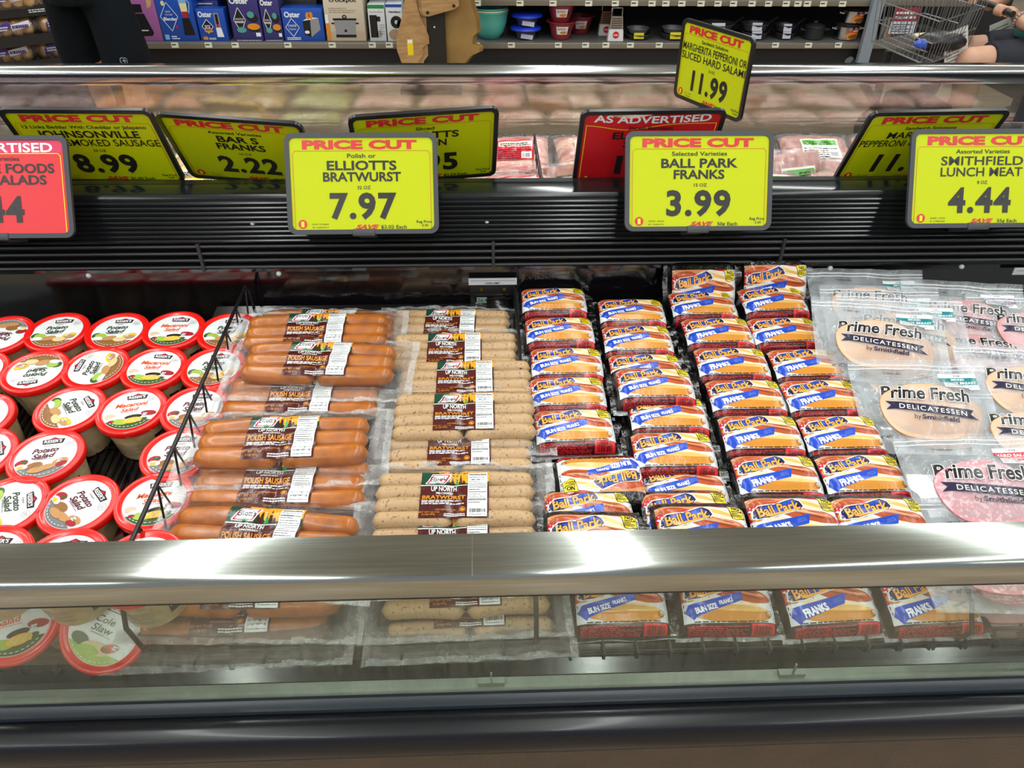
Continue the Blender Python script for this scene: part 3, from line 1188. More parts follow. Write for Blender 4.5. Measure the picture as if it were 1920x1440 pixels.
# ================================================================ sausage packs
m_polish = mat('smoked_sausage', 'b06200', rough=0.30, coat=0.2, var='8a4600', vscale=38, vlo=0.35, vhi=0.75, bump=0.12, bscale=120)
m_brat = mat('pale_sausage', 'b39268', rough=0.45, coat=0.1, var='6b4828', vscale=230, vlo=0.58, vhi=0.70, bump=0.15, bscale=150)
m_bag = film('clear_bag', 0.022, 'd6d3d0', gloss=0.06, rough=0.05, bscale=55, bstr=0.8, base=0.008)
l_green, l_org, l_brown, l_or2, l_white, l_pink, l_dk, l_gr = (pk('dark_green', '11402f'), pk('sunset', 'e8981f'), pk('label_brown', '4a1714'), pk('label_orange', 'de8f2e'),
                                                                pk('label_white', 'dfe3e4'), pk('label_crimson', 'b82348'), pk('tree_dark', '3b2114'), pk('tree_green', '1f8f45'))
l_blk = pk('label_black', '1b1a1c')


def sausage_label(P, name, small, w=0.112, h=0.092):
    X = lambda u: (u - 0.5) * w
    Y = lambda s: (s - 0.5) * h
    P.rect(X(0), Y(0), X(1), Y(1), l_brown, 1)
    P.rect(X(0), Y(0.665), X(1), Y(1), l_green, 2)
    P.poly([(X(0.24), Y(1)), (X(1), Y(1)), (X(1), Y(0.80)), (X(0.80), Y(0.76)), (X(0.55), Y(0.72)), (X(0.42), Y(0.80))], l_org, 3)
    rd = random.Random(4)
    for k, u in enumerate((0.41, 0.46, 0.53, 0.58, 0.63)):
        m = (l_dk, l_dk, l_gr, l_dk, l_dk)[k]
        hh = (0.16, 0.22, 0.15, 0.25, 0.13)[k]
        P.poly([(X(u - 0.035), Y(0.70)), (X(u + 0.035), Y(0.70)), (X(u + 0.018), Y(0.70 + hh * 0.5)), (X(u + 0.022), Y(0.70 + hh * 0.5)), (X(u), Y(0.70 + hh)), (X(u - 0.022), Y(0.70 + hh * 0.5)), (X(u - 0.018), Y(0.70 + hh * 0.5))], m, 4)
    P.poly([(X(0), Y(0.665)), (X(0.4), Y(0.655)), (X(0.68), Y(0.675)), (X(0.68), Y(0.69)), (X(0.4), Y(0.675)), (X(0), Y(0.685))], l_white, 5)
    P.poly([(X(0.07), Y(0.715)), (X(0.35), Y(0.715)), (X(0.44), Y(0.925)), (X(0.42), Y(0.95)), (X(0.16), Y(0.95)), (X(0.06), Y(0.74))], l_white, 5)
    P.poly([(X(0.085), Y(0.728)), (X(0.34), Y(0.728)), (X(0.42), Y(0.92)), (X(0.405), Y(0.938)), (X(0.17), Y(0.938)), (X(0.08), Y(0.745))], l_pink, 6)
    P.poly([(X(0.11), Y(0.745)), (X(0.325), Y(0.745)), (X(0.395), Y(0.92)), (X(0.18), Y(0.92))], l_white, 7)
    P.text("Elliott's", X(0.255), Y(0.845), 0.0088, l_blk, 8, bold=0.012, w=w * 0.235)
    P.poly([(X(0.21), Y(0.715)), (X(0.28), Y(0.715)), (X(0.265), Y(0.75)), (X(0.25), Y(0.74)), (X(0.245), Y(0.785)), (X(0.235), Y(0.74)), (X(0.22), Y(0.755))], l_gr, 8)
    P.text('UP NORTH', X(0.34), Y(0.615), 0.0070, l_white, 4, bold=0.02, w=w * 0.37)
    P.text(small, X(0.35), Y(0.535), 0.0034, l_white, 4, bold=0.02, w=w * 0.24)
    P.text(name, X(0.345), Y(0.435), 0.0095, l_or2, 4, bold=0.02, w=w * 0.62)
    P.fine(X(0.03), Y(0.28), X(0.64), Y(0.365), l_white, 4, 3, 2)
    P.text('KEEP REFRIGERATED', X(0.38), Y(0.185), 0.0024, l_or2, 4)
    P.text('NET WT 32 OZ', X(0.14), Y(0.12), 0.0034, l_or2, 4)
    P.text('(2 LB) 907g', X(0.14), Y(0.065), 0.0030, l_or2, 4)
    P.fine(X(0.36), Y(0.03), X(0.66), Y(0.10), l_white, 4, 2, 6)
    P.ring(X(0.62), Y(0.19), 0.0045, 0.0045, 0.0007, l_or2, 4)
    P.disc(X(0.62), Y(0.19), 0.0028, 0.0028, l_or2, 4)
    P.rect(X(0.69), Y(0.02), X(0.975), Y(0.975), l_white, 5)
    P.text('Nutrition Facts', X(0.8325), Y(0.945), 0.0032, l_blk, 6, bold=0.02, w=w * 0.25)
    P.fine(X(0.70), Y(0.30), X(0.96), Y(0.92), l_blk, 6, 15, 9, 0.25)
    for s in (0.925, 0.83, 0.55, 0.36):
        P.rect(X(0.70), Y(s), X(0.965), Y(s + 0.008), l_blk, 6)
    P.bars(X(0.715), Y(0.05), X(0.955), Y(0.20), l_blk, 6, 20)


m_bagrim = film('bag_rim', 0.09, 'dcdad8', gloss=0.10, rough=0.07, bscale=60, bstr=0.8, base=0.02)
m_bagseal = film('bag_seal', 0.28, 'dfe0e0', gloss=0.12, rough=0.10, bscale=60, bstr=0.5, base=0.02)


def hem(o, m, cx, cy, sx, sy):
    """the loose film beyond the contents, and the sealed seam at its edge, are milkier"""
    o.data.materials.append(m)
    o.data.materials.append(m_bagseal)
    n = len(o.data.materials)
    for p in o.data.polygons:
        x, y = abs(p.center.x), abs(p.center.y)
        if x > sx or y > sy:
            p.material_index = n - 1
        elif x > cx or y > cy:
            p.material_index = n - 2


def sausage_pack(kind):
    polish = kind == 'polish'
    t = thing('sausage_pack', 'sausage pack', 'sausage pack', group='sausage packs')
    rows = (-0.034, 0.0, 0.034) if polish else (-0.0405, -0.0135, 0.0135, 0.0405)
    r = 0.0172 if polish else 0.0138
    sp = 0.034 if polish else 0.027
    ph = 0 if polish else PI
    hy = 0.058
    rd = random.Random(11 if polish else 5)
    for y in rows:
        for sx in (-1, 1):
            b = MB()
            pts, rr = [], []
            L = (0.133 if polish else 0.117) + rd.uniform(-0.004, 0.003)
            cx = 0.0680 if polish else 0.0600
            bend = rd.uniform(-0.006, 0.006) - y * 0.10
            for i in range(19):
                s = i / 18
                x = (s - 0.5) * L
                pts.append((sx * cx + x, y + bend * (1 - (2 * s - 1) ** 2) - bend * 0.5 + (0.012 * (y / 0.04) * -(abs(sx * cx + x) / 0.14) ** 4), r + 0.001))
                q = min(s, 1 - s) * L / r
                rr.append(r * (math.sqrt(max(0.0, 1 - (1 - min(1, q / 1.1)) ** 2)) * 0.97 + 0.03) * (1 + 0.02 * math.sin(s * 9 + y * 99)))
            b.tube(pts, rr, m_polish if polish else m_brat, 14)
            b.build('sausage', t, angle=80)

    def fp(x, y):
        qx, qy = min(1, abs(x) / (0.146 if polish else 0.129)), min(1, abs(y) / 0.064)
        E = ((1 - qx ** 8) ** 0.5) * ((1 - qy ** 4) ** 0.45)
        val = 0.5 - 0.5 * math.cos(2 * PI * y / sp + ph)
        gap = 0.0018 * math.exp(-(x / 0.008) ** 2)
        z = (2 * r + 0.0030 - (0.0036 * val + gap) * (1 if E > 0.6 else E)) * E
        out = 1 - E
        z = max(z, 0.0035) + out * (0.004 + 0.0065 * noise.noise(Vector((x * 26, y * 30, 1.7 if polish else 6.3))) + 0.004 * noise.noise(Vector((x * 70, y * 60, 9.0))))
        z += 0.0007 * noise.noise(Vector((x * 90, y * 90, 4))) * E
        return Vector((x, y, z))
    bx, by = (0.168, 0.084) if polish else (0.150, 0.082)

    def grid_top(u, v):
        x, y = (u - 0.5) * 2 * bx, (v - 0.5) * 2 * by
        k = 1 + 0.02 * noise.noise(Vector((x * 14, y * 14, 2)))
        return fp(x * k, y * k)
    b = MB()
    b.grid(grid_top, 84, 52, m_bag)
    b.grid(lambda u, v: Vector(((u - 0.5) * 2 * bx, (v - 0.5) * 2 * by, 0.0006 + 0.003 * abs(2 * v - 1) ** 6 + 0.003 * abs(2 * u - 1) ** 6)), 12, 8, m_bag)
    cb = b.build('clear_bag', t, angle=80, recalc=False)
    hem(cb, m_bagrim, 0.140 if polish else 0.123, 0.060, bx - 0.012, by - 0.008)
    P = Print()
    sausage_label(P, 'POLISH SAUSAGE' if polish else 'BRATWURST', 'SMOKED' if polish else 'PRE-COOKED', 0.109 if polish else 0.101, 0.092 if polish else 0.086)
    P.build('printed_label', num_fn(lambda x, y: fp(x, y) + Vector((0, 0, 0.0006)), 0.0015), t, step=0.007, eps=0.00014)
    return t


sp_polish, sp_brat = sausage_pack('polish'), sausage_pack('brat')
AS = (0, 0, 0.036)
for k, (px, py, dz, rot, lab) in enumerate((
        (612, 602, -0.014, (4, 0, -2), 'smoked sausage pack at the very back beside the wire divider'),
        (592, 612, 0.014, (6, 0, 1), 'smoked sausage pack second from the back, half covered'),
        (597, 668, 0.030, (5, 0, -3), 'smoked sausage pack with glossy bag heaped on the back half of the pile'),
        (565, 735, 0.0, (5, 0, -1), 'smoked sausage pack tucked between two heaped packs, only its middle showing'),
        (528, 815, 0.026, (5, 0, 1), 'smoked sausage pack heaped in the middle with two long links showing'),
        (524, 896, 0.0, (5, 0, -2), 'smoked sausage pack second from the front rail'),
        (486, 1000, 0.016, (8, 0, -6), 'smoked sausage pack at the front rail set slantwise'))):
    put_on(sp_polish, lab, px, py, dz, rot, AS, 'smoked sausage packs')
for k, (px, py, dz, rot, lab) in enumerate((
        (844, 598, -0.018, (4, 0, -2), 'pale sausage pack at the very back under the thermometer'),
        (852, 646, 0.0, (6, 0, 0), 'pale sausage pack second from the back'),
        (872, 700, 0.004, (5, 0, 0), 'pale sausage pack third from the back'),
        (870, 765, 0.018, (6, 0, 0), 'pale sausage pack raised in the middle of its column'),
        (861, 829, 0.0, (5, 0, 0), 'pale sausage pack third from the front rail'),
        (852, 921, 0.020, (5, 0, -1), 'pale sausage pack lying high with its wide bag, second from the rail'),
        (850, 1003, 0.010, (6, 0, 0), 'pale sausage pack cut off by the front rail'))):
    put_on(sp_brat, lab, px, py, dz, rot, AS, 'pale sausage packs')
for (proto, px, py, zz, rz, rx, lab, g) in (
        (sp_polish, 430, 1205, 0.000, 1, 2, 'lower smoked sausage pack behind the front glass', 'smoked sausage packs'),
        (sp_polish, 452, 1160, 0.034, -2, 4, 'upper smoked sausage pack behind the front glass', 'smoked sausage packs'),
        (sp_brat, 880, 1222, 0.000, 1, 2, 'lower pale sausage pack behind the front glass', 'pale sausage packs'),
        (sp_brat, 872, 1168, 0.030, 1, 8, 'upper pale sausage pack behind the front glass', 'pale sausage packs')):
    p = at(px, py, z=deck(0.66) + zz + 0.02)
    place(proto, lab, (p.x, 0.682 if zz < 0.01 else 0.70, deck(0.66) + zz + 0.006), eul(rx + 4, 0, rz), g)

# ================================================================ salad tubs
m_lid = mat('red_lid', 'df180f', rough=0.25, coat=0.3)
m_cup = mat('salad_cup', 'cdb88f', rough=0.30, coat=0.3, var='a48a5c', vscale=26, vlo=0.38, vhi=0.72)
g_white, g_blk, g_red, g_or, g_gr, g_gr2, g_tan, g_tan2, g_yel, g_pinkc, g_mar, g_brown = (
    pk('lid_white', 'dde0e2'), pk('lid_black', '22201f'), pk('lid_red', 'a3202c'), pk('lid_orange', 'd9582a'), pk('lid_green', '3b5a2c'), pk('lid_lime', '9cb84a'),
    pk('potato', 'b98a58'), pk('potato_light', 'd9c08c'), pk('pasta_yellow', 'e3b72e'), pk('onion', 'd9b79c'), pk('lid_maroon', '5c2030'), pk('potato_brown', '8f6237'))
g_grey = pk('lid_grey', '77797b')


def tub(variety):
    t = thing('salad_tub', 'salad tub', 'salad tub', group='salad tubs')
    b = MB()
    b.lathe([(0.0405, 0.0), (0.0425, 0.001), (0.0435, 0.004), (0.0475, 0.040), (0.0515, 0.071), (0.0525, 0.074), (0.0525, 0.078)], m_cup, 40)
    cup = b.build('cup', t)
    P = Print()
    P.rect(0.036, 0.020, 0.054, 0.050, g_blk, 1)
    P.rect(0.0375, 0.034, 0.0525, 0.0365, g_white, 2)
    P.fine(-0.030, 0.015, 0.012, 0.045, g_grey, 1, 7, 3, 0.3)
    cyl = lambda x, z: Vector(((0.0432 + 0.115 * z) * math.sin(x / 0.0475), -(0.0432 + 0.115 * z) * math.cos(x / 0.0475), z))
    P.build('side_print', num_fn(cyl), cup, step=0.006)
    b = MB()
    b.lathe([(0.0540, 0.0700), (0.0575, 0.0700), (0.0585, 0.0715), (0.0588, 0.0800), (0.0578, 0.0825), (0.0560, 0.0832), (0.0530, 0.0832), (0.0495, 0.0818), (0.0470, 0.0810), (0.0001, 0.0810)], m_lid, 48, cap0=False, cap1=True)
    lid = b.build('lid', t, angle=50)
    P = Print()
    RR = 0.0462
    P.disc(0, 0, RR, RR, g_white, 1, n=48)
    s = 0.92

    def logo(x, y, k=1.0):
        P.poly([(x - 0.0155 * k, y - 0.0055 * k), (x + 0.0155 * k, y - 0.0055 * k), (x + 0.0175 * k, y + 0.0045 * k), (x + 0.007 * k, y + 0.0055 * k), (x, y + 0.0095 * k), (x - 0.007 * k, y + 0.0055 * k), (x - 0.0175 * k, y + 0.0045 * k)], g_mar, 2)
        P.poly([(x - 0.0145 * k, y - 0.0048 * k), (x + 0.0145 * k, y - 0.0048 * k), (x + 0.0162 * k, y + 0.0040 * k), (x - 0.0162 * k, y + 0.0040 * k)], g_blk, 3)
        P.disc(x, y + 0.0050 * k, 0.004 * k, 0.0025 * k, g_red, 4)
        P.text("RESER'S", x, y - 0.0002 * k, 0.0064 * k, g_white, 5, bold=0.03, w=0.027 * k)
    logo(0.004, 0.031)
    P.ring(0.030, 0.024, 0.0065, 0.0065, 0.0005, g_grey, 3)
    P.fine(0.0262, 0.0212, 0.0338, 0.0268, g_grey, 3, 3, 4, 0.3)
    if variety == 'macaroni':
        P.text('Macaroni', -0.002, 0.0135, 0.0096, g_or, 3, bold=0.03, shear=0.28, w=0.052, rot=3)
        P.text('Salad', -0.003, 0.0015, 0.0090, g_or, 3, bold=0.02, shear=0.28, w=0.029, rot=3)
        P.fine(-0.016, -0.0060, 0.012, -0.0045, g_or, 3, 1, 2)
    elif variety == 'slaw':
        P.text('Cole', -0.004, 0.0135, 0.0098, g_gr, 3, bold=0.02, shear=0.28, w=0.026)
        P.text('Slaw', -0.003, 0.0010, 0.0098, g_gr, 3, bold=0.02, shear=0.28, w=0.029)
        P.fine(-0.016, -0.0080, 0.012, -0.0055, g_gr, 3, 2, 2)
    else:
        tm = g_mar if variety == 'mustard' else pk('lid_lettering', '34402f')
        P.text('mustard' if variety == 'mustard' else 'original', -0.001, 0.0215, 0.0032, tm, 3)
        P.text('Potato', -0.003, 0.0125, 0.0102, tm, 3, bold=0.03, shear=0.28, w=0.039, rot=2)
        P.text('Salad', -0.003, 0.0005, 0.0102, tm, 3, bold=0.03, shear=0.28, w=0.034, rot=2)
        P.fine(-0.016, -0.0080, 0.012, -0.0050, tm, 3, 2, 2)

    def blob(x, y, rx, ry, m, l, rot=0):
        # food pictures stay inside the round label
        d = math.hypot(x, y) + max(rx, ry)
        if d > RR - 0.001:
            f = (RR - 0.001 - max(rx, ry)) / math.hypot(x, y)
            x, y = x * f, y * f
        P.disc(x, y, rx, ry, m, l, rot, 16)
    # lower segment of the picture
    pts = [(RR * 0.985 * math.cos(R(a)), RR * 0.985 * math.sin(R(a))) for a in range(214, 327, 6)]
    P.poly(pts, {'macaroni': g_gr, 'slaw': g_gr2, 'mustard': g_grey, 'original': g_brown}[variety], 2)
    if variety == 'macaroni':
        blob(-0.032, -0.013, 0.009, 0.006, g_pinkc, 4)
        blob(-0.026, -0.019, 0.008, 0.004, g_white, 5, 10)
        blob(0.030, -0.012, 0.013, 0.006, g_red, 4, -8)
        blob(0.006, -0.018, 0.014, 0.005, g_blk, 4, 6)
        blob(-0.014, -0.030, 0.014, 0.007, g_gr2, 5, -10)
        blob(0.006, -0.027, 0.016, 0.007, g_yel, 6, 6)
        for q in range(9):
            blob(-0.004 + q * 0.0028, -0.027 + 0.003 * math.sin(q * 2.1), 0.0022, 0.0017, g_tan2, 7, q * 40)
        blob(0.022, -0.027, 0.008, 0.004, g_gr, 5, 20)
        blob(-0.028, -0.026, 0.005, 0.003, g_red, 6)
    elif variety == 'mustard':
        blob(-0.033, -0.012, 0.010, 0.007, g_red, 4, 20)
        blob(-0.029, -0.010, 0.005, 0.003, g_gr, 5, 20)
        blob(-0.032, -0.022, 0.009, 0.005, g_white, 6, -10)
        blob(-0.032, -0.022, 0.0055, 0.003, g_yel, 7, -10)
        blob(-0.012, -0.021, 0.013, 0.008, g_brown, 5, 12)
        blob(0.008, -0.026, 0.014, 0.006, g_tan, 6, 10)
        blob(-0.006, -0.033, 0.014, 0.006, g_tan, 7, 4)
        blob(0.026, -0.016, 0.012, 0.007, g_tan, 5, 16)
        blob(0.030, -0.023, 0.009, 0.005, g_red, 6, 24)
    elif variety == 'slaw':
        blob(-0.024, -0.020, 0.013, 0.008, g_gr, 4, -12)
        blob(0.0, -0.026, 0.020, 0.009, g_tan2, 5, 6)
        blob(0.018, -0.019, 0.012, 0.006, g_or, 5, 25)
        blob(-0.008, -0.031, 0.015, 0.006, g_gr2, 6, 2)
    else:
        blob(-0.034, -0.012, 0.009, 0.008, g_gr, 4, 10)
        blob(-0.026, -0.013, 0.011, 0.007, g_gr2, 5, -10)
        blob(-0.031, -0.023, 0.010, 0.005, g_white, 6, -14)
        blob(-0.008, -0.021, 0.013, 0.007, g_tan, 6, 14)
        blob(0.012, -0.026, 0.012, 0.007, g_tan2, 7, -4)
        blob(0.027, -0.014, 0.013, 0.006, g_yel, 5, 14)
        blob(0.028, -0.019, 0.010, 0.005, g_tan, 6, 10)
    P.rect(0.0205, -0.0185, 0.0275, -0.0125, g_white, 9, 0.001)
    P.text('1 LB', 0.0245, -0.0155, 0.0028, g_blk, 10, bold=0.02)
    for k, a in enumerate(range(228, 318, 9)):
        P.disc(0.0420 * math.cos(R(a)), 0.0420 * math.sin(R(a)), 0.0024, 0.0006, g_white, 9, a + 90, 6)
    P.build('printed_label', flat_xy(0.0810), lid, step=0)
    return t


tubs = {v: tub(v) for v in ('macaroni', 'original', 'mustard', 'slaw')}
NAMES = {'macaroni': 'macaroni salad tub', 'original': 'green lettered potato salad tub', 'mustard': 'dark red lettered potato salad tub', 'slaw': 'cole slaw tub'}
ROWS = [
    ('in the back row', [(2, 628, 'mustard', 175), (107, 622, 'original', 4), (220, 622, 'original', 2), (326, 619, 'macaroni', -2), (428, 622, 'original', 0)]),
    ('in the second row', [(-48, 698, 'macaroni', 0), (66, 696, 'original', 188), (180, 689, 'original', 88), (289, 690, 'macaroni', -6), (401, 690, 'original', 0)]),
    ('in the third row', [(-42, 783, 'original', 4), (131, 767, 'original', -52), (247, 769, 'macaroni', 8), (366, 767, 'mustard', 0)]),
    ('in the fourth row', [(-40, 852, 'original', -62), (86, 855, 'mustard', 8), (333, 851, 'mustard', 0)]),
    ('in the fifth row', [(15, 948, 'original', -66), (147, 946, 'mustard', -48), (290, 940, 'macaroni', 6)]),
]
for rn, row in ROWS:
    for i, (px, py, v, rz) in enumerate(row):
        p = at_slope(px, py, DK0 + 0.082, DKY, DKK)
        loc = (p.x + 0.0, p.y + 0.081 * math.sin(R(6)), p.z - 0.081 * math.cos(R(6)) + 0.0005)
        m = Matrix.Rotation(R(6), 3, 'X') @ Matrix.Rotation(R(rz), 3, 'Z')
        place(tubs[v], '%s %s, %s from left' % (NAMES[v], rn, ORD[i + 1]), loc, m.to_euler(), 'salad tubs with red lids')
for px, py, v, rz, lab in ((-28, 1050, 'mustard', 0, 'salad tub at the front rail in the left corner'), (116, 1056, 'macaroni', 2, 'macaroni salad tub half hidden by the front rail'), (262, 1060, 'original', 4, 'salad tub at the front rail beside the wire divider')):
    p = at(px, py, z=0.745)
    m = Matrix.Rotation(R(5), 3, 'X') @ Matrix.Rotation(R(rz), 3, 'Z')
    place(tubs[v], lab, (p.x, p.y + 0.006, 0.745 - 0.081), m.to_euler(), 'salad tubs with red lids')
for px, py, v, rx, ry, rz, lab in ((22, 1165, 'macaroni', 24, 16, 20, 'macaroni salad tub leaning at the left end behind the front glass'),
                                   (86, 1188, 'mustard', 34, -8, 30, 'salad tub tipped on its side behind the leaning tub'),
                                   (196, 1182, 'slaw', 42, 6, -24, 'cole slaw tub tipped forward behind the front glass')):
    p = at(px, py, y=0.640 if v != 'mustard' else 0.662)
    m = Matrix.Rotation(R(rx), 3, 'X') @ Matrix.Rotation(R(ry), 3, 'Y') @ Matrix.Rotation(R(rz), 3, 'Z')
    off = m @ Vector((0, 0, 0.081))
    place(tubs[v], lab, Vector(p) - off, m.to_euler(), 'salad tubs with red lids')

# ================================================================ sliced meat pouches
m_turkey = mat('turkey_slices', 'd6b294', rough=0.45, var='c89a74', vscale=9)
m_turkedge = mat('turkey_rind', 'b8875a', rough=0.5)
m_ham = mat('ham_slices', 'd3a0a2', rough=0.4, var='c08688', vscale=25)
m_hamedge = mat('ham_rind', '8f5a52', rough=0.45)
m_salami = mat('salami_slices', 'c98790', rough=0.42, var='e3bcc0', vscale=150, vlo=0.5, vhi=0.62)
m_saledge = mat('salami_edge', 'bd7682', rough=0.45, var='d9a0a8', vscale=130)
m_pouch = film('milky_pouch', 0.24, 'd0d6db', gloss=0.09, rough=0.09, bscale=24, bstr=0.45, base=0.012)
s_navy, s_blk, s_wht, s_teal, s_cream, s_purple, s_red, s_grn = (pk('pouch_navy', '262440'), pk('pouch_black', '201c1e'), pk('pouch_white', 'e6e8ea'), pk('pouch_teal', '127a80'),
                                                                 pk('pouch_cream', 'e9e5d6'), pk('pouch_purple', '5e2a6e'), pk('pouch_red', 'c8202f'), pk('pouch_green', '4fa030'))
PW, PH_ = 0.118, 0.088


def pouch_pt(x, y):
    e = (abs(x / 0.100) ** 2.6 + abs((y + 0.012) / 0.066) ** 2.6)
    E = max(0.0, 1 - e) ** 0.45 if e < 1 else 0.0
    z = 0.021 * E + (1 - E) * (0.004 + 0.004 * noise.noise(Vector((x * 18, y * 20, 2.2)))) + 0.0012 * noise.noise(Vector((x * 45, y * 45, 7)))
    z += 0.012 * max(0, (y - 0.05) / 0.04) ** 2
    return Vector((x, y, z))


def pouch(kind):
    t = thing('sliced_meat_pouch', 'sliced meat pouch', 'meat pouch', group='sliced meat pouches')
    me_, ed, cc, words = {'turkey': (m_turkey, m_turkedge, s_teal, ('SMOKED', 'TURKEY BREAST')), 'ham': (m_ham, m_hamedge, s_purple, ('BLACK FOREST HAM',)),
                          'salami': (m_salami, m_saledge, s_red, ('HARD SALAMI',)), 'oven': (m_turkey, m_turkedge, s_grn, ('OVEN ROASTED', 'TURKEY BREAST'))}[kind]
    for k in range(6):
        b = MB()
        s = k / 5
        rx, ry = 0.072 + 0.004 * (1 - s), 0.055 - 0.002 * s
        cx, cy = 0.016 - 0.026 * s, -0.022 + 0.008 * s
        n = 40
        ring, ring2 = [], []
        for i in range(n):
            a = 2 * PI * i / n
            q = 1 + 0.03 * math.sin(3 * a + k) + 0.02 * math.sin(5 * a)
            x = cx + math.copysign(abs(math.cos(a)) ** 0.8, math.cos(a)) * rx * q
            y = cy + math.copysign(abs(math.sin(a)) ** 0.8, math.sin(a)) * ry * q
            ring.append((x, y))
        z0 = 0.0015 + k * 0.0026
        b.prism(ring, z0, z0 + 0.0026, ed)
        b.prism([(cx + (x - cx) * 0.985, cy + (y - cy) * 0.985) for x, y in ring], z0 + 0.0026, z0 + 0.0028, me_)
        b.build('meat_slice', t, angle=50)
    b = MB()

    def gt(u, v):
        x, y = (u - 0.5) * 2 * PW, (v - 0.5) * 2 * PH_
        return pouch_pt(x, y)
    b.grid(gt, 60, 46, m_pouch)
    b.grid(lambda u, v: Vector(((u - 0.5) * 2 * PW, (v - 0.5) * 2 * PH_, 0.0004 + 0.0035 * max(abs(2 * u - 1), abs(2 * v - 1)) ** 8)), 10, 8, m_pouch)
    pc = b.build('pouch_film', t, angle=80, recalc=False)
    P = Print()
    for y in (0.072, 0.078):
        P.rect(-PW, y, PW, y + 0.0012, s_wht, 1)
    P.text('Prime Fresh', -0.004, 0.020, 0.026, s_wht, 2, bold=0.06, shear=0.22, w=0.146, rot=-3)
    P.text('Prime Fresh', -0.004, 0.020, 0.026, s_blk, 3, bold=0.028, shear=0.22, w=0.146, rot=-3)
    P.poly([(-0.074, 0.004), (0.070, -0.012), (0.062, -0.020), (0.076, -0.030), (-0.062, -0.011), (-0.076, -0.012), (-0.066, -0.004)], s_navy, 2)
    P.text('DELICATESSEN', 0.001, -0.0124, 0.0088, s_cream, 4, bold=0.006, w=0.110, rot=-7, space=1.2)
    P.text('by', -0.028, -0.0255, 0.0085, s_blk, 3, rot=-5)
    P.text('Smithfield', 0.010, -0.0285, 0.0085, s_navy, 3, bold=0.03, w=0.060, rot=-5)
    P.text('NET WT 7 OZ (198g)', -0.072, -0.060, 0.0052, s_blk, 3, w=0.040, rot=-6)
    P.fine(0.060, -0.072, 0.084, -0.066, s_blk, 3, 2, 5, 0.4)
    P.text('TO RESEAL PRESS', -0.045, 0.064, 0.0030, s_blk, 3, rot=-2)
    P.rect(0.036, 0.034, 0.100, 0.066, s_wht, 2)
    P.rect(0.036, 0.044, 0.100, 0.0585, cc, 3)
    P.text('- 7 OZ -', 0.068, 0.0622, 0.0036, s_blk, 4, bold=0.02)
    if len(words) == 2:
        P.text(words[0], 0.068, 0.0552, 0.0042, s_wht, 4, bold=0.02)
        P.text(words[1], 0.068, 0.0482, 0.0048, s_wht, 4, bold=0.02, w=0.058)
    else:
        P.text(words[0], 0.068, 0.0535, 0.0050, s_wht, 4, bold=0.02, w=0.058)
        P.fine(0.045, 0.046, 0.091, 0.0505, s_wht, 4, 2, 3, 0.4)
    P.fine(0.039, 0.036, 0.090, 0.043, s_blk, 4, 3, 7, 0.3)
    P.build('printed_film', num_fn(lambda x, y: pouch_pt(x, y) + Vector((0, 0, 0.0004)), 0.0015), pc, step=0.007, eps=0.00016)
    return t


pouches = {k: pouch(k) for k in ('turkey', 'ham', 'salami', 'oven')}
AP = (-0.004, 0.018, 0.020)
for kind, px, py, dz, rot, lab in (
        ('turkey', 1632, 553, 0.010, (24, 0, -4), 'smoked turkey pouch at the very back with its teal sticker upright'),
        ('turkey', 1660, 585, 0.006, (22, 0, -5), 'smoked turkey pouch mostly covered, only a teal sticker edge showing'),
        ('turkey', 1695, 603, 0.022, (23, 0, -8), 'smoked turkey pouch slipped behind the front one of its stack'),
        ('turkey', 1650, 617, 0.040, (24, 0, -9), 'smoked turkey pouch on top of the rear stack with teal sticker'),
        ('ham', 1815, 578, 0.012, (24, 0, -8), 'black forest ham pouch with purple sticker'),
        ('ham', 1945, 600, 0.012, (20, 0, -6), 'pink ham pouch at the right edge behind the others'),
        ('ham', 1830, 640, -0.006, (10, 0, -6), 'ham pouch lying under the purple stickered pouch'),
        ('turkey', 1735, 738, 0.022, (24, 0, -3), 'smoked turkey pouch in the middle lying slantwise with teal sticker'),
        ('turkey', 1700, 690, -0.010, (10, 0, -4), 'smoked turkey pouch buried between the two teal stickered ones'),
        ('oven', 1935, 705, 0.022, (20, 0, -8), 'pouch with green sticker at the right edge'),
        ('oven', 1945, 790, 0.006, (14, 0, -6), 'pouch under the green stickered one at the right edge'),
        ('salami', 1843, 885, 0.020, (20, 0, 0), 'hard salami pouch with red sticker near the front'),
        ('salami', 1865, 1010, 0.0, (12, 0, -3), 'pouch tucked under the hard salami pouch at the front rail')):
    put_on(pouches[kind], lab, px, py, dz, rot, AP, 'sliced meat pouches')
p = at(1905, 1150, z=deck(0.64) + 0.02)
place(pouches['ham'], 'meat pouch seen through the front glass at the right end', (p.x, p.y + 0.06, deck(0.68) + 0.008), eul(18, 0, 2), 'sliced meat pouches')

# ================================================================ thermometer on the rear liner
t = thing('thermometer', 'black digital thermometer with LOAD LIMIT plate on the rear liner', 'thermometer')
pt = at(924, 545, y=1.375)
t.location = pt
b = MB()
b.box((-0.048, -0.004, -0.045), (0.048, 0.010, 0.016), m_black, bev=0.003)
b.build('housing', t)
b = MB()
b.box((-0.038, -0.006, -0.032), (0.038, -0.003, -0.006), m_liner, bev=0.001)
d = b.build('display', t)
P = Print()
P.rect(-0.034, -0.026, -0.013, -0.012, ink('lcd', '7f9489'), 1)
P.text('26.4', -0.022, -0.019, 0.0085, i_blk, 2)
P.build('digits', flat_xz(-0.0062), d, step=0)
b = MB()
b.box((-0.050, -0.006, 0.017), (0.050, -0.002, 0.031), mat('plate_white', 'c9cdd0', rough=0.4))
pl = b.build('load_limit_plate', t)
P = Print()
P.text('LOAD LIMIT', 0, 0.0215, 0.0042, i_blk, 2, bold=0.02)
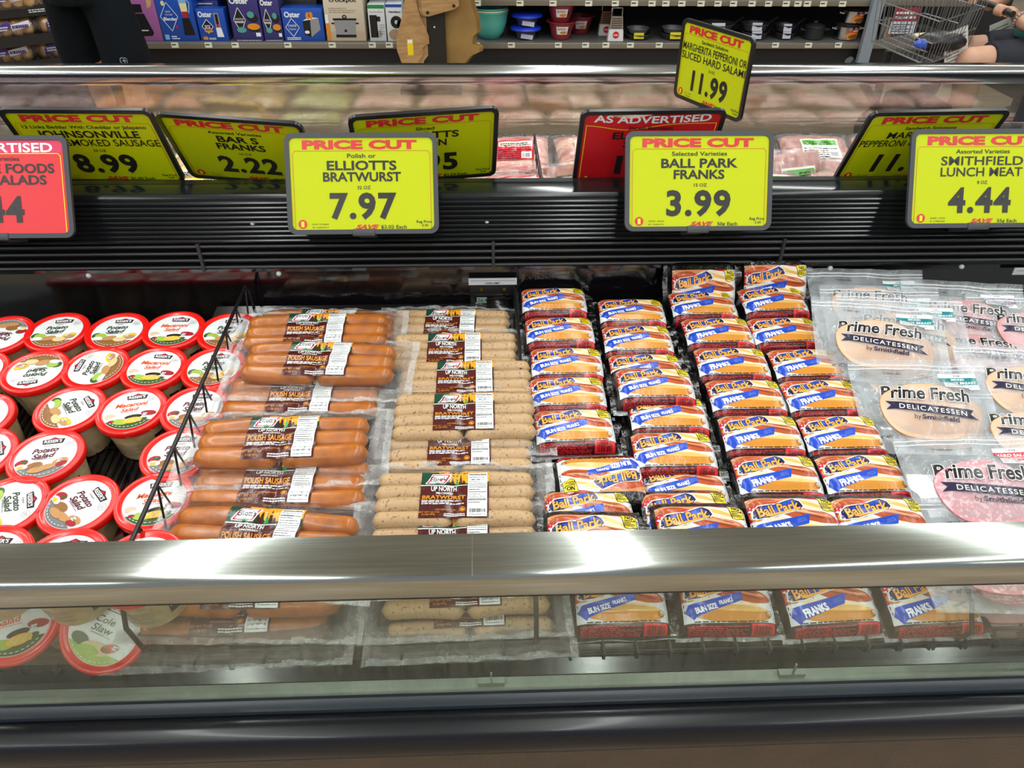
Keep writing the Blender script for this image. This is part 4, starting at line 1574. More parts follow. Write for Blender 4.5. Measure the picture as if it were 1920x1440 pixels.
P.rect(-0.046, 0.0270, 0.046, 0.0276, i_blk, 2)
P.build('lettering', flat_xz(-0.0062), pl, step=0)
for sx in (-1, 1):
    b = MB()
    b.lathe([(0.0035, 0), (0.0035, 0.002), (0.0018, 0.002)], mat('brass', 'b89a4a', rough=0.3, metal=1), 12, Matrix.Translation((sx * 0.024, -0.004, 0.006)) @ Matrix.Rotation(R(90), 4, 'X'))
    b.build('grommet', t)
t = thing('shelf_plate', 'white label strip on the rear liner at the right edge', 'label strip')
t.location = at(1915, 508, y=1.37)
b = MB()
b.box((-0.018, -0.002, -0.008), (0.05, 0.0, 0.008), mat('plate_white', 'c9cdd0'))
b.build('plate', t)
P = Print()
P.rect(-0.012, 0.001, 0.045, 0.002, i_blk, 1)
P.build('lettering', flat_xz(-0.002), t, step=0)

# ================================================================ packages in the far well
f_clear = film('vacuum_film', 0.07, 'd8d4d2', gloss=0.2, rough=0.07, bscale=40, bstr=0.9, base=0.05)
FARKIND = {
    'purple': ('8b5a62', '6d4050', '3a2438', 'dark meat pack with purple label'),
    'orange': ('d07a14', 'a8540c', 'f0a808', 'sausage pack with orange label'),
    'yellow': ('c8a020', '9a7418', 'e8d010', 'frank pack with yellow label'),
    'green': ('a8a828', '80882a', 'a0c020', 'frank pack with lime label'),
    'bacon': ('b0655a', 'dcb8a0', 'c8b49a', 'bacon pack with pale label'),
    'redbacon': ('c24a50', 'e6b8a8', 'c02838', 'bacon pack with red label'),
    'ham': ('c08a80', 'a56a60', 'd8d4cc', 'ham pack in clear film'),
    'spiral': ('a5552c', '8a3f1e', '3a2c22', 'glazed ham with dark label'),
}


def far_pack(kind):
    c1, c2, cl, nm = FARKIND[kind]
    mm = mat('meat_' + kind, c1, rough=0.35, var=c2, vscale=45 if 'bacon' not in kind else 12, vstretch=(1, 1, 1) if 'bacon' not in kind else (1, 6, 1), coat=0.4)
    ml = pk('farlabel_' + kind, cl)
    t = thing('meat_pack', nm, 'meat pack', group='meat packs in the far well')
    hx, hy, hz = (0.105, 0.085, 0.032) if kind != 'spiral' else (0.10, 0.085, 0.07)

    def sp(u, v):
        x, y = (u - 0.5) * 2 * hx, (v - 0.5) * 2 * hy
        E = max(0, (1 - abs(2 * u - 1) ** 5)) ** 0.5 * max(0, (1 - abs(2 * v - 1) ** 4)) ** 0.5
        return Vector((x, y, 0.004 + hz * E + 0.003 * noise.noise(Vector((x * 40, y * 40, 1))) * E))
    b = MB()
    b.grid(sp, 24, 20, mm)
    b.grid(lambda u, v: Vector(((u - 0.5) * 2 * hx, (v - 0.5) * 2 * hy, 0.002)), 4, 4, mm)
    b.build('meat', t, angle=80, recalc=False)
    b = MB()
    b.grid(lambda u, v: (lambda p, E: Vector((p.x * 1.14, p.y * 1.14, p.z + 0.002 + 0.004 * noise.noise(Vector((u * 7, v * 7, 3))) * (1 - E))))(sp(u, v), (1 - abs(2 * u - 1) ** 5) * (1 - abs(2 * v - 1) ** 5)), 30, 26, f_clear)
    b.build('clear_film', t, angle=80, recalc=False)
    P = Print()
    P.rect(-0.055, -0.045, 0.060, 0.040, ml, 1)
    P.rect(-0.050, 0.012, 0.055, 0.034, pk('farlabel_band', 'd8d2c4') if kind != 'ham' else pk('pouch_green', '4fa030'), 2)
    P.fine(-0.045, 0.016, 0.050, 0.030, l_blk, 3, 2, 4, 0.5)
    P.fine(-0.050, -0.040, 0.052, 0.004, l_blk if kind != 'spiral' else s_wht, 3, 5, 6, 0.4)
    P.rect(0.022, -0.040, 0.054, -0.012, l_white, 4)
    P.bars(0.025, -0.037, 0.051, -0.018, l_blk, 5, 10)
    f0 = lambda x, y: sp(x / (2 * hx) + 0.5, y / (2 * hy) + 0.5) + Vector((0, 0, 0.003))
    P.build('printed_label', num_fn(f0, 0.002), t, step=0.012)
    return t


farp = {k: far_pack(k) for k in FARKIND}
FZ = 0.588
FCOL = ['ham', 'purple', 'purple', 'purple', 'orange', 'orange', 'yellow', 'green', 'bacon', 'bacon', 'redbacon', 'bacon', 'ham', 'ham', 'ham', 'ham', 'ham', 'ham']
FX0, FDX = -2.50, 0.262
for c, kind in enumerate(FCOL):
    for r_, (yy, tilt) in enumerate(((1.68, 8), (1.96, 8), (2.24, 8), (2.54, 16))):
        k = kind
        if kind == 'orange' and r_ % 2:
            k = 'purple' if c % 2 else 'orange'
        if kind == 'green' and r_ == 1:
            k = 'yellow'
        x = FX0 + FDX * c + random.uniform(-0.012, 0.012)
        place(farp[k], '%s, %s row of the far well, %s from left' % (FARKIND[k][3], ORD[r_ + 1], ORD[c + 1]), (x, yy, FZ + 0.004 + (0.012 if r_ == 3 else 0)),
              eul(tilt, random.uniform(-3, 3), random.uniform(-5, 5)), 'meat packs in the far well', (1.1, 1.3, 1.15))
for px, py, kind, rx, rz, lab in ((1058, 335, 'spiral', 58, 20, 'glazed ham standing behind the dark red sign'), (1490, 325, 'ham', 55, 14, 'ham in clear film standing behind the 3.99 sign'),
                                  (1535, 335, 'ham', 40, -12, 'ham in clear film with small label beside the standing ham'), (940, 350, 'redbacon', 28, 6, 'bacon pack with red label showing beside the hidden sign'),
                                  (330, 330, 'yellow', 40, 12, 'frank pack with yellow label between the two rear signs'), (440, 352, 'orange', 22, -3, 'sausage pack with orange label under the 2.22 sign')):
    p = at(px, py, y=2.36)
    place(farp[kind], lab, (p.x, p.y, p.z - 0.045), eul(rx, 0, rz), 'meat packs in the far well')
tw_ = thing('wire_divider', 'black wire divider in the far well beside the glazed ham', 'wire divider', (at(1010, 340, y=2.3).x, 2.0, FZ), (0, 0, 0), 'wire shelf dividers')
b = MB()
b.tube([(0, 0, 0.005), (0, 0, 0.09), (0, 0.55, 0.10), (0, 0.57, 0.005)], 0.003, m_wd, 8)
b.build('frame_rod', tw_)
b = MB()
b.tube([(0, 0.55 * i / 16, 0.09 if i % 2 else 0.006) for i in range(17)], 0.002, m_wd, 6)
b.build('zigzag_wire', tw_)

# ================================================================ the store shelves behind
SY = 6.30
ZS = at(620, 80, y=SY).z
ZU = at(1250, 2, y=SY).z
m_shelf = mat('shelf_metal', '8a8478', rough=0.35, metal=0.6)
m_shelftop = mat('shelf_top', '5b5a58', rough=0.5)
m_dark = mat('shelf_back', '1a1a1b', rough=0.7)
m_tag = mat('price_tag', 'd9d8c4', rough=0.5)
m_kick = mat('shelf_kick', '17161a', rough=0.5)
shelf = thing('store_shelf', 'long dark store shelf unit holding boxes and cookware across the aisle', 'store shelf', (0, 6.7, 0))


def spart(b, name, **k):
    o = b.build(name, shelf, **k)
    o.location = (0, -6.7, 0)
    return o


b = MB()
b.box((-4.0, 7.0, 0.0), (4.6, 7.06, 2.0), m_dark)
spart(b, 'back_panel', smooth=False)
xl, xr_ = at(262, 70, y=SY).x - 0.6, at(792, 70, y=SY).x
xr0, xr1 = at(880, 70, y=SY).x, 3.9
for nm, (a, c) in (('left', (xl, xr_)), ('right', (xr0, xr1))):
    b = MB()
    b.box((a, SY + 0.01, ZS - 0.035), (c, 7.0, ZS), m_shelftop)
    b.box((a, SY, ZS - 0.045), (c, SY + 0.012, ZS - 0.002), m_shelf, bev=0.004)
    spart(b, 'shelf_board')
b = MB()
b.box((-4.0, SY + 0.06, 0.0), (4.6, SY + 0.08, ZS - 0.035), m_kick)
spart(b, 'kick_plate', smooth=False)
b = MB()
b.box((xr0, SY + 0.05, ZU - 0.02), (xr1, 7.0, ZU + 0.005), m_shelftop)
b.box((xr0, SY, ZU - 0.035), (xr1, SY + 0.05, ZU + 0.012), m_shelf, bev=0.004)
spart(b, 'shelf_board')
b = MB()
b.box((xl, SY + 0.10, ZS + 0.46), (xr_, 7.0, ZS + 0.49), m_shelftop)
spart(b, 'shelf_board', smooth=False)
for zz, pys, pxs in ((ZS, 84, (328, 391, 441, 540, 623, 698, 730, 893, 959, 1047, 1098, 1136, 1182, 1236, 1393, 1454, 1516, 1572)),
                     (ZU, 2, (895, 975, 1037, 1104, 1154, 1190, 1223, 1249, 1279, 1315, 1347, 1376, 1411, 1442, 1475, 1497, 1515, 1545, 1581))):
    for px in pxs:
        x = at(px, pys, y=SY).x
        b = MB()
        b.box((x - 0.027, SY - 0.004, zz - 0.036), (x + 0.027, SY - 0.001, zz + 0.002), m_tag)
        b.box((x - 0.022, SY - 0.0045, zz - 0.018), (x + 0.010, SY - 0.003, zz - 0.010), i_blk)
        spart(b, 'price_tag', smooth=False)
# light grey upright at the right
b = MB()
xu = at(1628, 60, y=SY).x
b.box((xu - 0.045, SY - 0.05, 0.0), (xu + 0.045, SY - 0.005, 2.0), mat('upright_grey', '8f9aa5', rough=0.45, metal=0.4))
spart(b, 'upright', smooth=False)

# boxes of kitchen appliances
bx_blue, bx_purple, bx_dpur, bx_beige, bx_white = (mat('carton_blue', '1a4aa8', rough=0.35), mat('carton_violet', '9b5c97', rough=0.35), mat('carton_deep_violet', '35306e', rough=0.35),
                                                   mat('carton_beige', 'c9bca6', rough=0.5), mat('carton_white', 'd2d6d8', rough=0.4))
q_w, q_k, q_s, q_r, q_t, q_g, q_o, q_lb = (ink('carton_white_ink', 'e4e8ee'), ink('carton_black_ink', '18181c'), ink('carton_silver', '9a9da2', metal=0.3), ink('carton_berry', 'a8283a'),
                                           ink('carton_teal', '4f9a94'), ink('carton_green', '2a8a48'), ink('carton_orange', 'd88a2a'), ink('carton_light_blue', '7fb4e0'))


def carton(label, px0, px1, ztop, m, art, depth=0.22, dy=0.05, name='appliance_box'):
    a, c = at(px0, 79, y=SY + dy), at(px1, 79, y=SY + dy)
    wd = c.x - a.x - 0.006
    h = ztop
    t = thing(name, label, 'box', ((a.x + c.x) / 2, SY + dy, ZS + 0.001), group='boxes on the far shelf')
    b = MB()
    b.box((-wd / 2, 0, 0), (wd / 2, depth, h), m, bev=0.003)
    b.build('carton', t)
    P = Print()
    art(P, wd, h)
    P.build('printed_front', flat_xz(-0.0006), t, step=0, eps=0.0005)
    return t


def oster(P, w_, h, y=0.87, k=0.62, u=-0.02):
    P.text('Oster', -w_ * 0.5 + w_ * (0.07 + k * 0.5), h * y, h * 0.12 if k > 0.55 else h * 0.17, q_w, 2, bold=0.035, w=w_ * k)


def diamond(P, cx, cy, rx, ry, m=None):
    L = [(cx, cy + ry), (cx + rx, cy), (cx, cy - ry), (cx - rx, cy), (cx, cy + ry)]
    if m:
        P.poly(L[:-1], m, 2)
    P.line(L, 0.004, q_w, 3)


def art_blender(P, w_, h):
    oster(P, w_, h, 0.90)
    diamond(P, -w_ * 0.20, h * 0.48, w_ * 0.24, h * 0.28)
    P.text('EASY', -w_ * 0.20, h * 0.58, h * 0.035, q_w, 4)
    P.text('TO USE', -w_ * 0.20, h * 0.52, h * 0.035, q_w, 4)
    P.text('Blender', -w_ * 0.19, h * 0.44, h * 0.065, q_w, 4, bold=0.03, shear=0.2, w=w_ * 0.36)
    P.poly([(w_ * 0.13, h * 0.86), (w_ * 0.36, h * 0.86), (w_ * 0.33, h * 0.46), (w_ * 0.18, h * 0.46)], q_lb, 4)
    P.poly([(w_ * 0.15, h * 0.74), (w_ * 0.35, h * 0.74), (w_ * 0.34, h * 0.58), (w_ * 0.17, h * 0.58)], ink('banana', 'e8d9a0'), 5)
    P.poly([(w_ * 0.17, h * 0.58), (w_ * 0.34, h * 0.58), (w_ * 0.33, h * 0.46), (w_ * 0.18, h * 0.46)], q_r, 5)
    P.poly([(w_ * 0.15, h * 0.45), (w_ * 0.35, h * 0.45), (w_ * 0.42, h * 0.12), (w_ * 0.12, h * 0.12)], q_k, 5)
    P.line([(w_ * 0.36, h * 0.82), (w_ * 0.43, h * 0.74), (w_ * 0.37, h * 0.55)], 0.008, q_lb, 4)
    P.disc(-w_ * 0.30, h * 0.74, w_ * 0.05, h * 0.05, ink('banana', 'e8d9a0'), 4)
    P.disc(-w_ * 0.04, h * 0.28, w_ * 0.04, h * 0.035, q_r, 4)
    P.rect(-w_ * 0.44, h * 0.03, -w_ * 0.32, h * 0.13, q_lb, 3)
    P.fine(-w_ * 0.26, h * 0.04, -w_ * 0.04, h * 0.12, q_w, 3, 2, 2)


def art_stick(P, w_, h):
    oster(P, w_, h, 0.84, 0.48)
    diamond(P, -w_ * 0.17, h * 0.46, w_ * 0.20, h * 0.22, q_k)
    P.text('BLEND', -w_ * 0.17, h * 0.48, h * 0.045, q_w, 4, bold=0.03)
    P.text('PLUS', -w_ * 0.17, h * 0.41, h * 0.06, q_w, 4, bold=0.04)
    P.disc(-w_ * 0.15, h * 0.31, w_ * 0.16, h * 0.04, q_o, 4)
    P.rect(w_ * 0.12, h * 0.42, w_ * 0.30, h * 0.88, q_s, 3)
    P.rect(w_ * 0.16, h * 0.44, w_ * 0.26, h * 0.84, q_k, 4)
    P.rect(w_ * 0.16, h * 0.44, w_ * 0.26, h * 0.54, q_r, 5)
    P.poly([(w_ * 0.12, h * 0.42), (w_ * 0.31, h * 0.42), (w_ * 0.36, h * 0.13), (w_ * 0.12, h * 0.13)], q_w, 4)
    P.rect(-w_ * 0.40, h * 0.04, -w_ * 0.24, h * 0.14, q_o, 3)
    P.fine(-w_ * 0.2, h * 0.05, w_ * 0.05, h * 0.12, q_w, 3, 2, 3)


def art_sandwich(P, w_, h):
    oster(P, w_, h, 0.85)
    diamond(P, -w_ * 0.20, h * 0.45, w_ * 0.20, h * 0.26, q_k)
    P.text('SANDWICH', -w_ * 0.2, h * 0.47, h * 0.04, q_w, 4, maxw=w_ * 0.3)
    P.text('MAKER', -w_ * 0.2, h * 0.41, h * 0.045, q_w, 4, bold=0.03, maxw=w_ * 0.3)
    P.disc(-w_ * 0.18, h * 0.24, w_ * 0.16, h * 0.06, q_t, 4)
    P.disc(w_ * 0.24, h * 0.50, w_ * 0.20, h * 0.10, q_k, 3, -20)
    P.disc(w_ * 0.20, h * 0.56, w_ * 0.12, h * 0.07, q_t, 4)
    P.disc(w_ * 0.24, h * 0.31, w_ * 0.21, h * 0.07, q_o, 4)
    P.disc(w_ * 0.24, h * 0.25, w_ * 0.19, h * 0.05, q_k, 3)
    P.rect(w_ * 0.28, h * 0.10, w_ * 0.44, h * 0.18, q_w, 4)
    P.fine(-w_ * 0.42, h * 0.01, w_ * 0.42, h * 0.03, q_w, 3, 1, 3)


def art_toaster(P, w_, h):
    oster(P, w_, h, 0.82, 0.38)
    diamond(P, -w_ * 0.27, h * 0.42, w_ * 0.17, h * 0.28)
    P.text('2 SLICE', -w_ * 0.27, h * 0.48, h * 0.06, q_w, 4, bold=0.02, maxw=w_ * 0.2)
    P.text('Toaster', -w_ * 0.27, h * 0.38, h * 0.06, q_w, 4, shear=0.2, maxw=w_ * 0.2)
    P.fine(-w_ * 0.44, h * 0.04, -w_ * 0.1, h * 0.14, q_w, 3, 2, 3)
    P.poly([(0.0, h * 0.62), (w_ * 0.19, h * 0.66), (w_ * 0.17, h * 0.12), (w_ * 0.01, h * 0.20)], q_k, 3)
    P.poly([(w_ * 0.19, h * 0.66), (w_ * 0.40, h * 0.72), (w_ * 0.42, h * 0.36), (w_ * 0.17, h * 0.12)], q_s, 3)
    P.poly([(0.0, h * 0.62), (w_ * 0.19, h * 0.66), (w_ * 0.40, h * 0.72), (w_ * 0.16, h * 0.74)], q_w, 4)
    P.disc(w_ * 0.14, h * 0.78, w_ * 0.05, h * 0.11, q_o, 5)
    P.disc(w_ * 0.22, h * 0.79, w_ * 0.05, h * 0.11, q_o, 5)
    P.disc(w_ * 0.08, h * 0.28, w_ * 0.06, h * 0.05, q_w, 5)


def art_crock(P, w_, h):
    P.text('crockpot', 0.0, h * 0.86, h * 0.085, q_k, 3, bold=0.02, w=w_ * 0.68)
    P.fine(-w_ * 0.38, h * 0.60, w_ * 0.32, h * 0.72, ink('carton_grey', '8d8574'), 3, 3, 5, 0.3)
    P.rect(-w_ * 0.5, 0.002, w_ * 0.5, h * 0.20, ink('carton_tan', 'b7a68c'), 1)
    P.poly([(-w_ * 0.28, h * 0.46), (w_ * 0.28, h * 0.46), (w_ * 0.25, h * 0.12), (-w_ * 0.25, h * 0.12)], q_s, 3)
    P.rect(-w_ * 0.26, h * 0.08, w_ * 0.26, h * 0.14, q_k, 4)
    P.rect(-w_ * 0.30, h * 0.44, w_ * 0.30, h * 0.48, q_k, 4)
    P.ring(0, h * 0.51, w_ * 0.06, h * 0.04, 0.008, q_k, 4)
    P.disc(0, h * 0.22, w_ * 0.035, h * 0.03, q_k, 5)
    P.rect(-w_ * 0.35, h * 0.36, -w_ * 0.27, h * 0.39, q_k, 3)
    P.rect(w_ * 0.27, h * 0.36, w_ * 0.35, h * 0.39, q_k, 3)
    P.rect(-w_ * 0.495, h * 0.02, -w_ * 0.40, h * 0.38, q_o, 5)
    P.rect(-w_ * 0.495, h * 0.38, -w_ * 0.41, h * 0.56, q_w, 5)


def art_opener(P, w_, h):
    P.rect(-w_ * 0.5, h * 0.90, w_ * 0.5, h * 0.998, q_g, 2)
    P.text('Hamilton Beach', 0, h * 0.81, h * 0.035, q_k, 3, w=w_ * 0.8)
    P.rect(-w_ * 0.42, h * 0.10, w_ * 0.02, h * 0.72, q_k, 3)
    P.rect(-w_ * 0.02, h * 0.55, w_ * 0.22, h * 0.68, q_k, 3)
    P.disc(w_ * 0.1, h * 0.20, w_ * 0.16, h * 0.10, q_s, 3)
    P.fine(w_ * 0.15, h * 0.2, w_ * 0.45, h * 0.5, ink('carton_grey', '8d8574'), 3, 5, 5, 0.3)


def art_mixer(P, w_, h):
    P.rect(-w_ * 0.5, h * 0.92, w_ * 0.5, h * 0.998, bx_blue, 2)
    P.text('Hamilton', 0.05 * w_, h * 0.80, h * 0.055, q_k, 3, bold=0.03, w=w_ * 0.72)
    P.ring(w_ * 0.12, h * 0.52, w_ * 0.36, h * 0.17, 0.030, q_k, 3)
    P.disc(w_ * 0.30, h * 0.47, w_ * 0.16, h * 0.10, q_k, 3)
    P.disc(0.0, h * 0.18, w_ * 0.40, h * 0.15, ink('carton_oat', 'a08568'), 3)


def art_coffee(P, w_, h):
    P.text('a', 0, h * 0.93, h * 0.08, q_w, 3, bold=0.03, shear=0.2)
    P.poly([(-w_ * 0.3, h * 0.72), (w_ * 0.05, h * 0.72), (w_ * 0.05, h * 0.56), (-w_ * 0.3, h * 0.56)], q_k, 3)
    P.poly([(-w_ * 0.32, h * 0.54), (w_ * 0.08, h * 0.54), (w_ * 0.26, h * 0.16), (w_ * 0.18, h * 0.10), (-w_ * 0.32, h * 0.10)], q_k, 3)
    P.fine(-w_ * 0.2, h * 0.2, w_ * 0.1, h * 0.24, q_w, 4, 1, 2)


hpx = lambda px, py: at(px, py, y=SY + 0.05).z - ZS
carton('violet coffee maker box half hidden behind the person in shorts', 250, 308, 0.36, bx_purple, art_coffee)
carton('tall blue blender box beside the violet box', 308, 376, 0.36, bx_blue, art_blender)
carton('small blue box with an upright stick blender', 378, 431, hpx(400, 17), bx_blue, art_stick, 0.12)
carton('dark blue box standing behind the stick blender box', 372, 424, hpx(400, 8), mat('carton_dark_blue', '122a78', rough=0.4), lambda P, w_, h: P.fine(-w_ * 0.3, h * 0.9, w_ * 0.3, h * 0.96, q_w, 2, 1, 3), 0.15, 0.20)
carton('deep violet sandwich maker box with large lettering', 440, 496, 0.335, bx_dpur, art_sandwich)
carton('narrow deep violet box with half a sandwich maker', 497, 534, 0.32, bx_dpur, art_sandwich, 0.30)
carton('wide low blue toaster box', 535, 611, hpx(570, 16), bx_blue, art_toaster, 0.18)
carton('black box behind the toaster box', 540, 604, hpx(570, 5), mat('carton_black', '17171b', rough=0.4), lambda P, w_, h: P.fine(-w_ * 0.3, h * 0.94, w_ * 0.3, h * 0.97, q_w, 2, 1, 3), 0.15, 0.26)
carton('tall beige slow cooker box', 614, 688, 0.34, bx_beige, art_crock, 0.28)
carton('white can opener box with a green top', 694, 726, hpx(710, 9), bx_white, art_opener)
carton('white hand mixer box with a blue top', 727, 758, hpx(740, 8), bx_white, art_mixer)

# cookware on the right-hand shelf
K = 0.00412


def onshelf(px, dy=0.12):
    p = at(px, 84, y=SY + dy)
    return (p.x, SY + dy, ZS + 0.001)


m_teal = mat('teal_bowl', '4fb0a6', rough=0.35, coat=0.2)
m_tealin = mat('teal_bowl_inside', '1f7d7a', rough=0.4)
m_cream = mat('cream_bowl', 'd8d0b0', rough=0.4)
t = thing('mixing_bowl', 'teal mixing bowl holding smaller bowls', 'bowl', onshelf(919, 0.17), group='mixing bowls')
b = MB()
b.lathe([(0.07, 0), (0.075, 0.002), (0.11, 0.05), (0.133, 0.12), (0.144, 0.19), (0.149, 0.195), (0.149, 0.202), (0.140, 0.200), (0.129, 0.12), (0.105, 0.05), (0.06, 0.01), (0.0001, 0.01)], m_teal, 36)
b.build('bowl', t)
b = MB()
b.tube([(-0.146, 0, 0.15), (-0.178, 0, 0.12), (-0.172, 0, 0.09)], 0.008, m_teal, 8)
b.build('handle', t)
for k, (m, z) in enumerate(((m_cream, 0.012), (m_teal, 0.026))):
    lx = onshelf(919, 0.17)
    o = MB()
    s_ = 1 - 0.02 * k
    o.lathe([(0.05 * s_, 0), (0.10 * s_, 0.05), (0.126 * s_, 0.12), (0.139 * s_, 0.19), (0.146 * s_, 0.193), (0.146 * s_, 0.203), (0.138 * s_, 0.201), (0.122 * s_, 0.12), (0.096 * s_, 0.05), (0.0001, 0.012)], m, 36)
    ob = o.build('mixing_bowl')
    ob.location = (lx[0], lx[1], lx[2] + z)
    tag(ob, 'cream bowl nested in the teal mixing bowl' if k == 0 else 'dark rimmed teal bowl topmost in the nest', 'bowl', 'mixing bowls')
m_lidb = mat('blue_lid', '1638c4', rough=0.35)
m_clr = film('clear_plastic', 0.12, 'c9ccd6', gloss=0.3, rough=0.1, bscale=30, bstr=0.3, base=0.06)
for k in range(2):
    x, y, z = onshelf(985 + 2 * k, 0.16)
    t = thing('food_container', ('lower' if k == 0 else 'upper') + ' blue lidded glass food container of a stack of two', 'container', (x, y, z + 0.094 * k), group='blue lidded containers')
    b = MB()
    b.lathe([(0.06, 0.0), (0.07, 0.004), (0.09, 0.06), (0.10, 0.07)], m_clr, 28)
    b.build('dish', t)
    b = MB()
    b.lathe([(0.095, 0.064), (0.122, 0.066), (0.126, 0.072), (0.124, 0.080), (0.108, 0.092), (0.0001, 0.093)], m_lidb, 32)
    b.build('lid', t)
    b = MB()
    b.box((-0.045, -0.092, 0.012), (0.05, -0.086, 0.045), mat('paper_label', 'c3c6d4', rough=0.6), Matrix.Rotation(R(8), 4, 'Y'))
    b.build('paper_label', t, smooth=False)
m_rbowl = mat('red_plastic_bowl', '8c2b33', rough=0.28, coat=0.3)
for k, (px, z, dy, lab) in enumerate(((1051, 0.0, 0.14, 'red plastic bowl standing on the shelf below another'), (1049, 0.125, 0.14, 'red plastic bowl stacked on top of its twin'), (1085, 0.0, 0.36, 'red plastic bowl behind the stacked pair'))):
    x, y, zz = onshelf(px, dy)
    t = thing('plastic_bowl', lab, 'bowl', (x, y, zz + z), group='red plastic bowls')
    b = MB()
    b.lathe([(0.058, 0), (0.066, 0.004), (0.085, 0.06), (0.105, 0.125), (0.122, 0.130), (0.122, 0.135), (0.103, 0.133), (0.080, 0.06), (0.0001, 0.012)], m_rbowl, 30)
    b.build('bowl', t)
    P = Print()
    P.rect(-0.045, 0.045, 0.045, 0.105, q_w, 1)
    P.disc(0.01, 0.060, 0.028, 0.012, q_o, 2)
    P.fine(-0.038, 0.080, 0.030, 0.098, q_r, 2, 2, 4)
    P.bars(0.048, 0.055, 0.066, 0.098, q_k, 2, 6)
    P.build('paper_label', num_fn(lambda x_, z_: Vector(((0.066 + 0.33 * z_) * math.sin(x_ / 0.09), -(0.066 + 0.33 * z_) * math.cos(x_ / 0.09), z_))), t, step=0.02, eps=0.0006)
m_chrome = mat('chrome', 'b8babd', rough=0.18, metal=1.0)
for k, (px, dy, lab) in enumerate(((1152, 0.08, 'box grater on a white card with a red dot'), (1134, 0.28, 'grater with a brown stack standing behind the box grater'))):
    t = thing('box_grater', lab, 'grater', onshelf(px, dy), group='graters')
    b = MB()
    b.prism([(-0.055, 0.085), (0.055, 0.085), (0.045, 0.18), (-0.045, 0.18)], -0.025, 0.025, m_chrome if k == 0 else mat('grater_copper', '8a6248', rough=0.35, metal=0.6), Matrix.Rotation(R(90), 4, 'X'))
    for q in range(5):
        b.box((-0.04, -0.027, 0.095 + q * 0.016), (0.04, -0.0255, 0.100 + q * 0.016), m_dark)
    b.build('blade', t, smooth=False)
    b = MB()
    b.tube([(-0.042, 0, 0.18), (-0.042, 0, 0.235), (0.042, 0, 0.235), (0.042, 0, 0.18)], 0.005, m_chrome, 8)
    b.build('handle', t)
    b = MB()
    b.prism([(-0.062, 0.0), (0.062, 0.0), (0.055, 0.085), (-0.055, 0.085)], -0.030, 0.030, mat('card_white', 'd6d8da', rough=0.5), Matrix.Rotation(R(90), 4, 'X'))
    c_ = b.build('card', t, smooth=False)
    P = Print()
    P.disc(0.0, 0.045, 0.026, 0.026, ink('dot_red', 'c8202c'), 1)
    P.text('OXO', 0.0, 0.045, 0.012, q_w, 2, bold=0.03)
    P.build('red_dot', flat_xz(-0.0305), c_, step=0, eps=0.0005)
m_pan = mat('grey_pan', '46464a', rough=0.4, metal=0.4)
m_pan2 = mat('dark_pan', '26282c', rough=0.35)
m_paper = mat('paper_label', 'c3c6d4', rough=0.6)


def pan(label, px, r, h, m, dy=0.16, dz=0.0, yellow=False, lab=True, square=True):
    x, y, z = onshelf(px, dy)
    t = thing('baking_pan' if square else 'frying_pan', label, 'pan', (x, y, z + dz), group='pans on the far shelf')
    b = MB()
    b.lathe([(r * 0.72, 0), (r * 0.80, 0.003), (r * 0.97, h), (r * 1.05, h + 0.002), (r * 1.05, h + 0.006), (r * 0.95, h + 0.004), (r * 0.76, 0.008), (0.0001, 0.008)], m, 28)
    b.build('pan', t)
    if lab:
        b = MB()
        b.box((-r * 0.5, -r * 0.96, 0.004), (r * 0.25, -r * 0.92, h + 0.012), m_paper if not yellow else mat('yellow_label', 'd8c81e', rough=0.5), Matrix.Rotation(R(-6), 4, 'X'))
        b.build('paper_label', t, smooth=False)
    if not square:
        b = MB()
        b.tube([(r, 0.02, h * 0.8), (r + 0.10, 0.09, h + 0.03)], 0.009, m_pan2, 8)
        b.build('handle', t)
    return t


pan('grey baking pan at the bottom beside the grater', 1195, 0.105, 0.035, m_pan, yellow=True)
pan('grey baking pan lying on another beside the grater', 1193, 0.085, 0.035, mat('silver_pan', '77797d', rough=0.4, metal=0.4), dz=0.040, lab=False)
pan('grey baking pan with a yellow label', 1262, 0.115, 0.040, m_pan, yellow=True)
pan('pale pan resting inside the yellow labelled pan', 1258, 0.085, 0.035, mat('silver_pan', '77797d'), dz=0.044, lab=False)
pan('wide shallow pan behind the small sideways sign', 1335, 0.13, 0.05, m_pan, lab=False, square=False, dz=0.0)
pan('upper shallow pan with a paper label behind the small sideways sign', 1337, 0.14, 0.05, m_pan, square=False, dz=0.060)
pan('lower frying pan of a labelled stack', 1411, 0.105, 0.05, m_pan, square=False)
pan('upper frying pan of a labelled stack', 1409, 0.105, 0.05, m_pan, square=False, dz=0.060)
pan('lower small frying pan with a tilted label', 1467, 0.085, 0.045, m_pan2, square=False)
pan('upper small frying pan with a tilted label', 1466, 0.085, 0.045, m_pan2, square=False, dz=0.055)


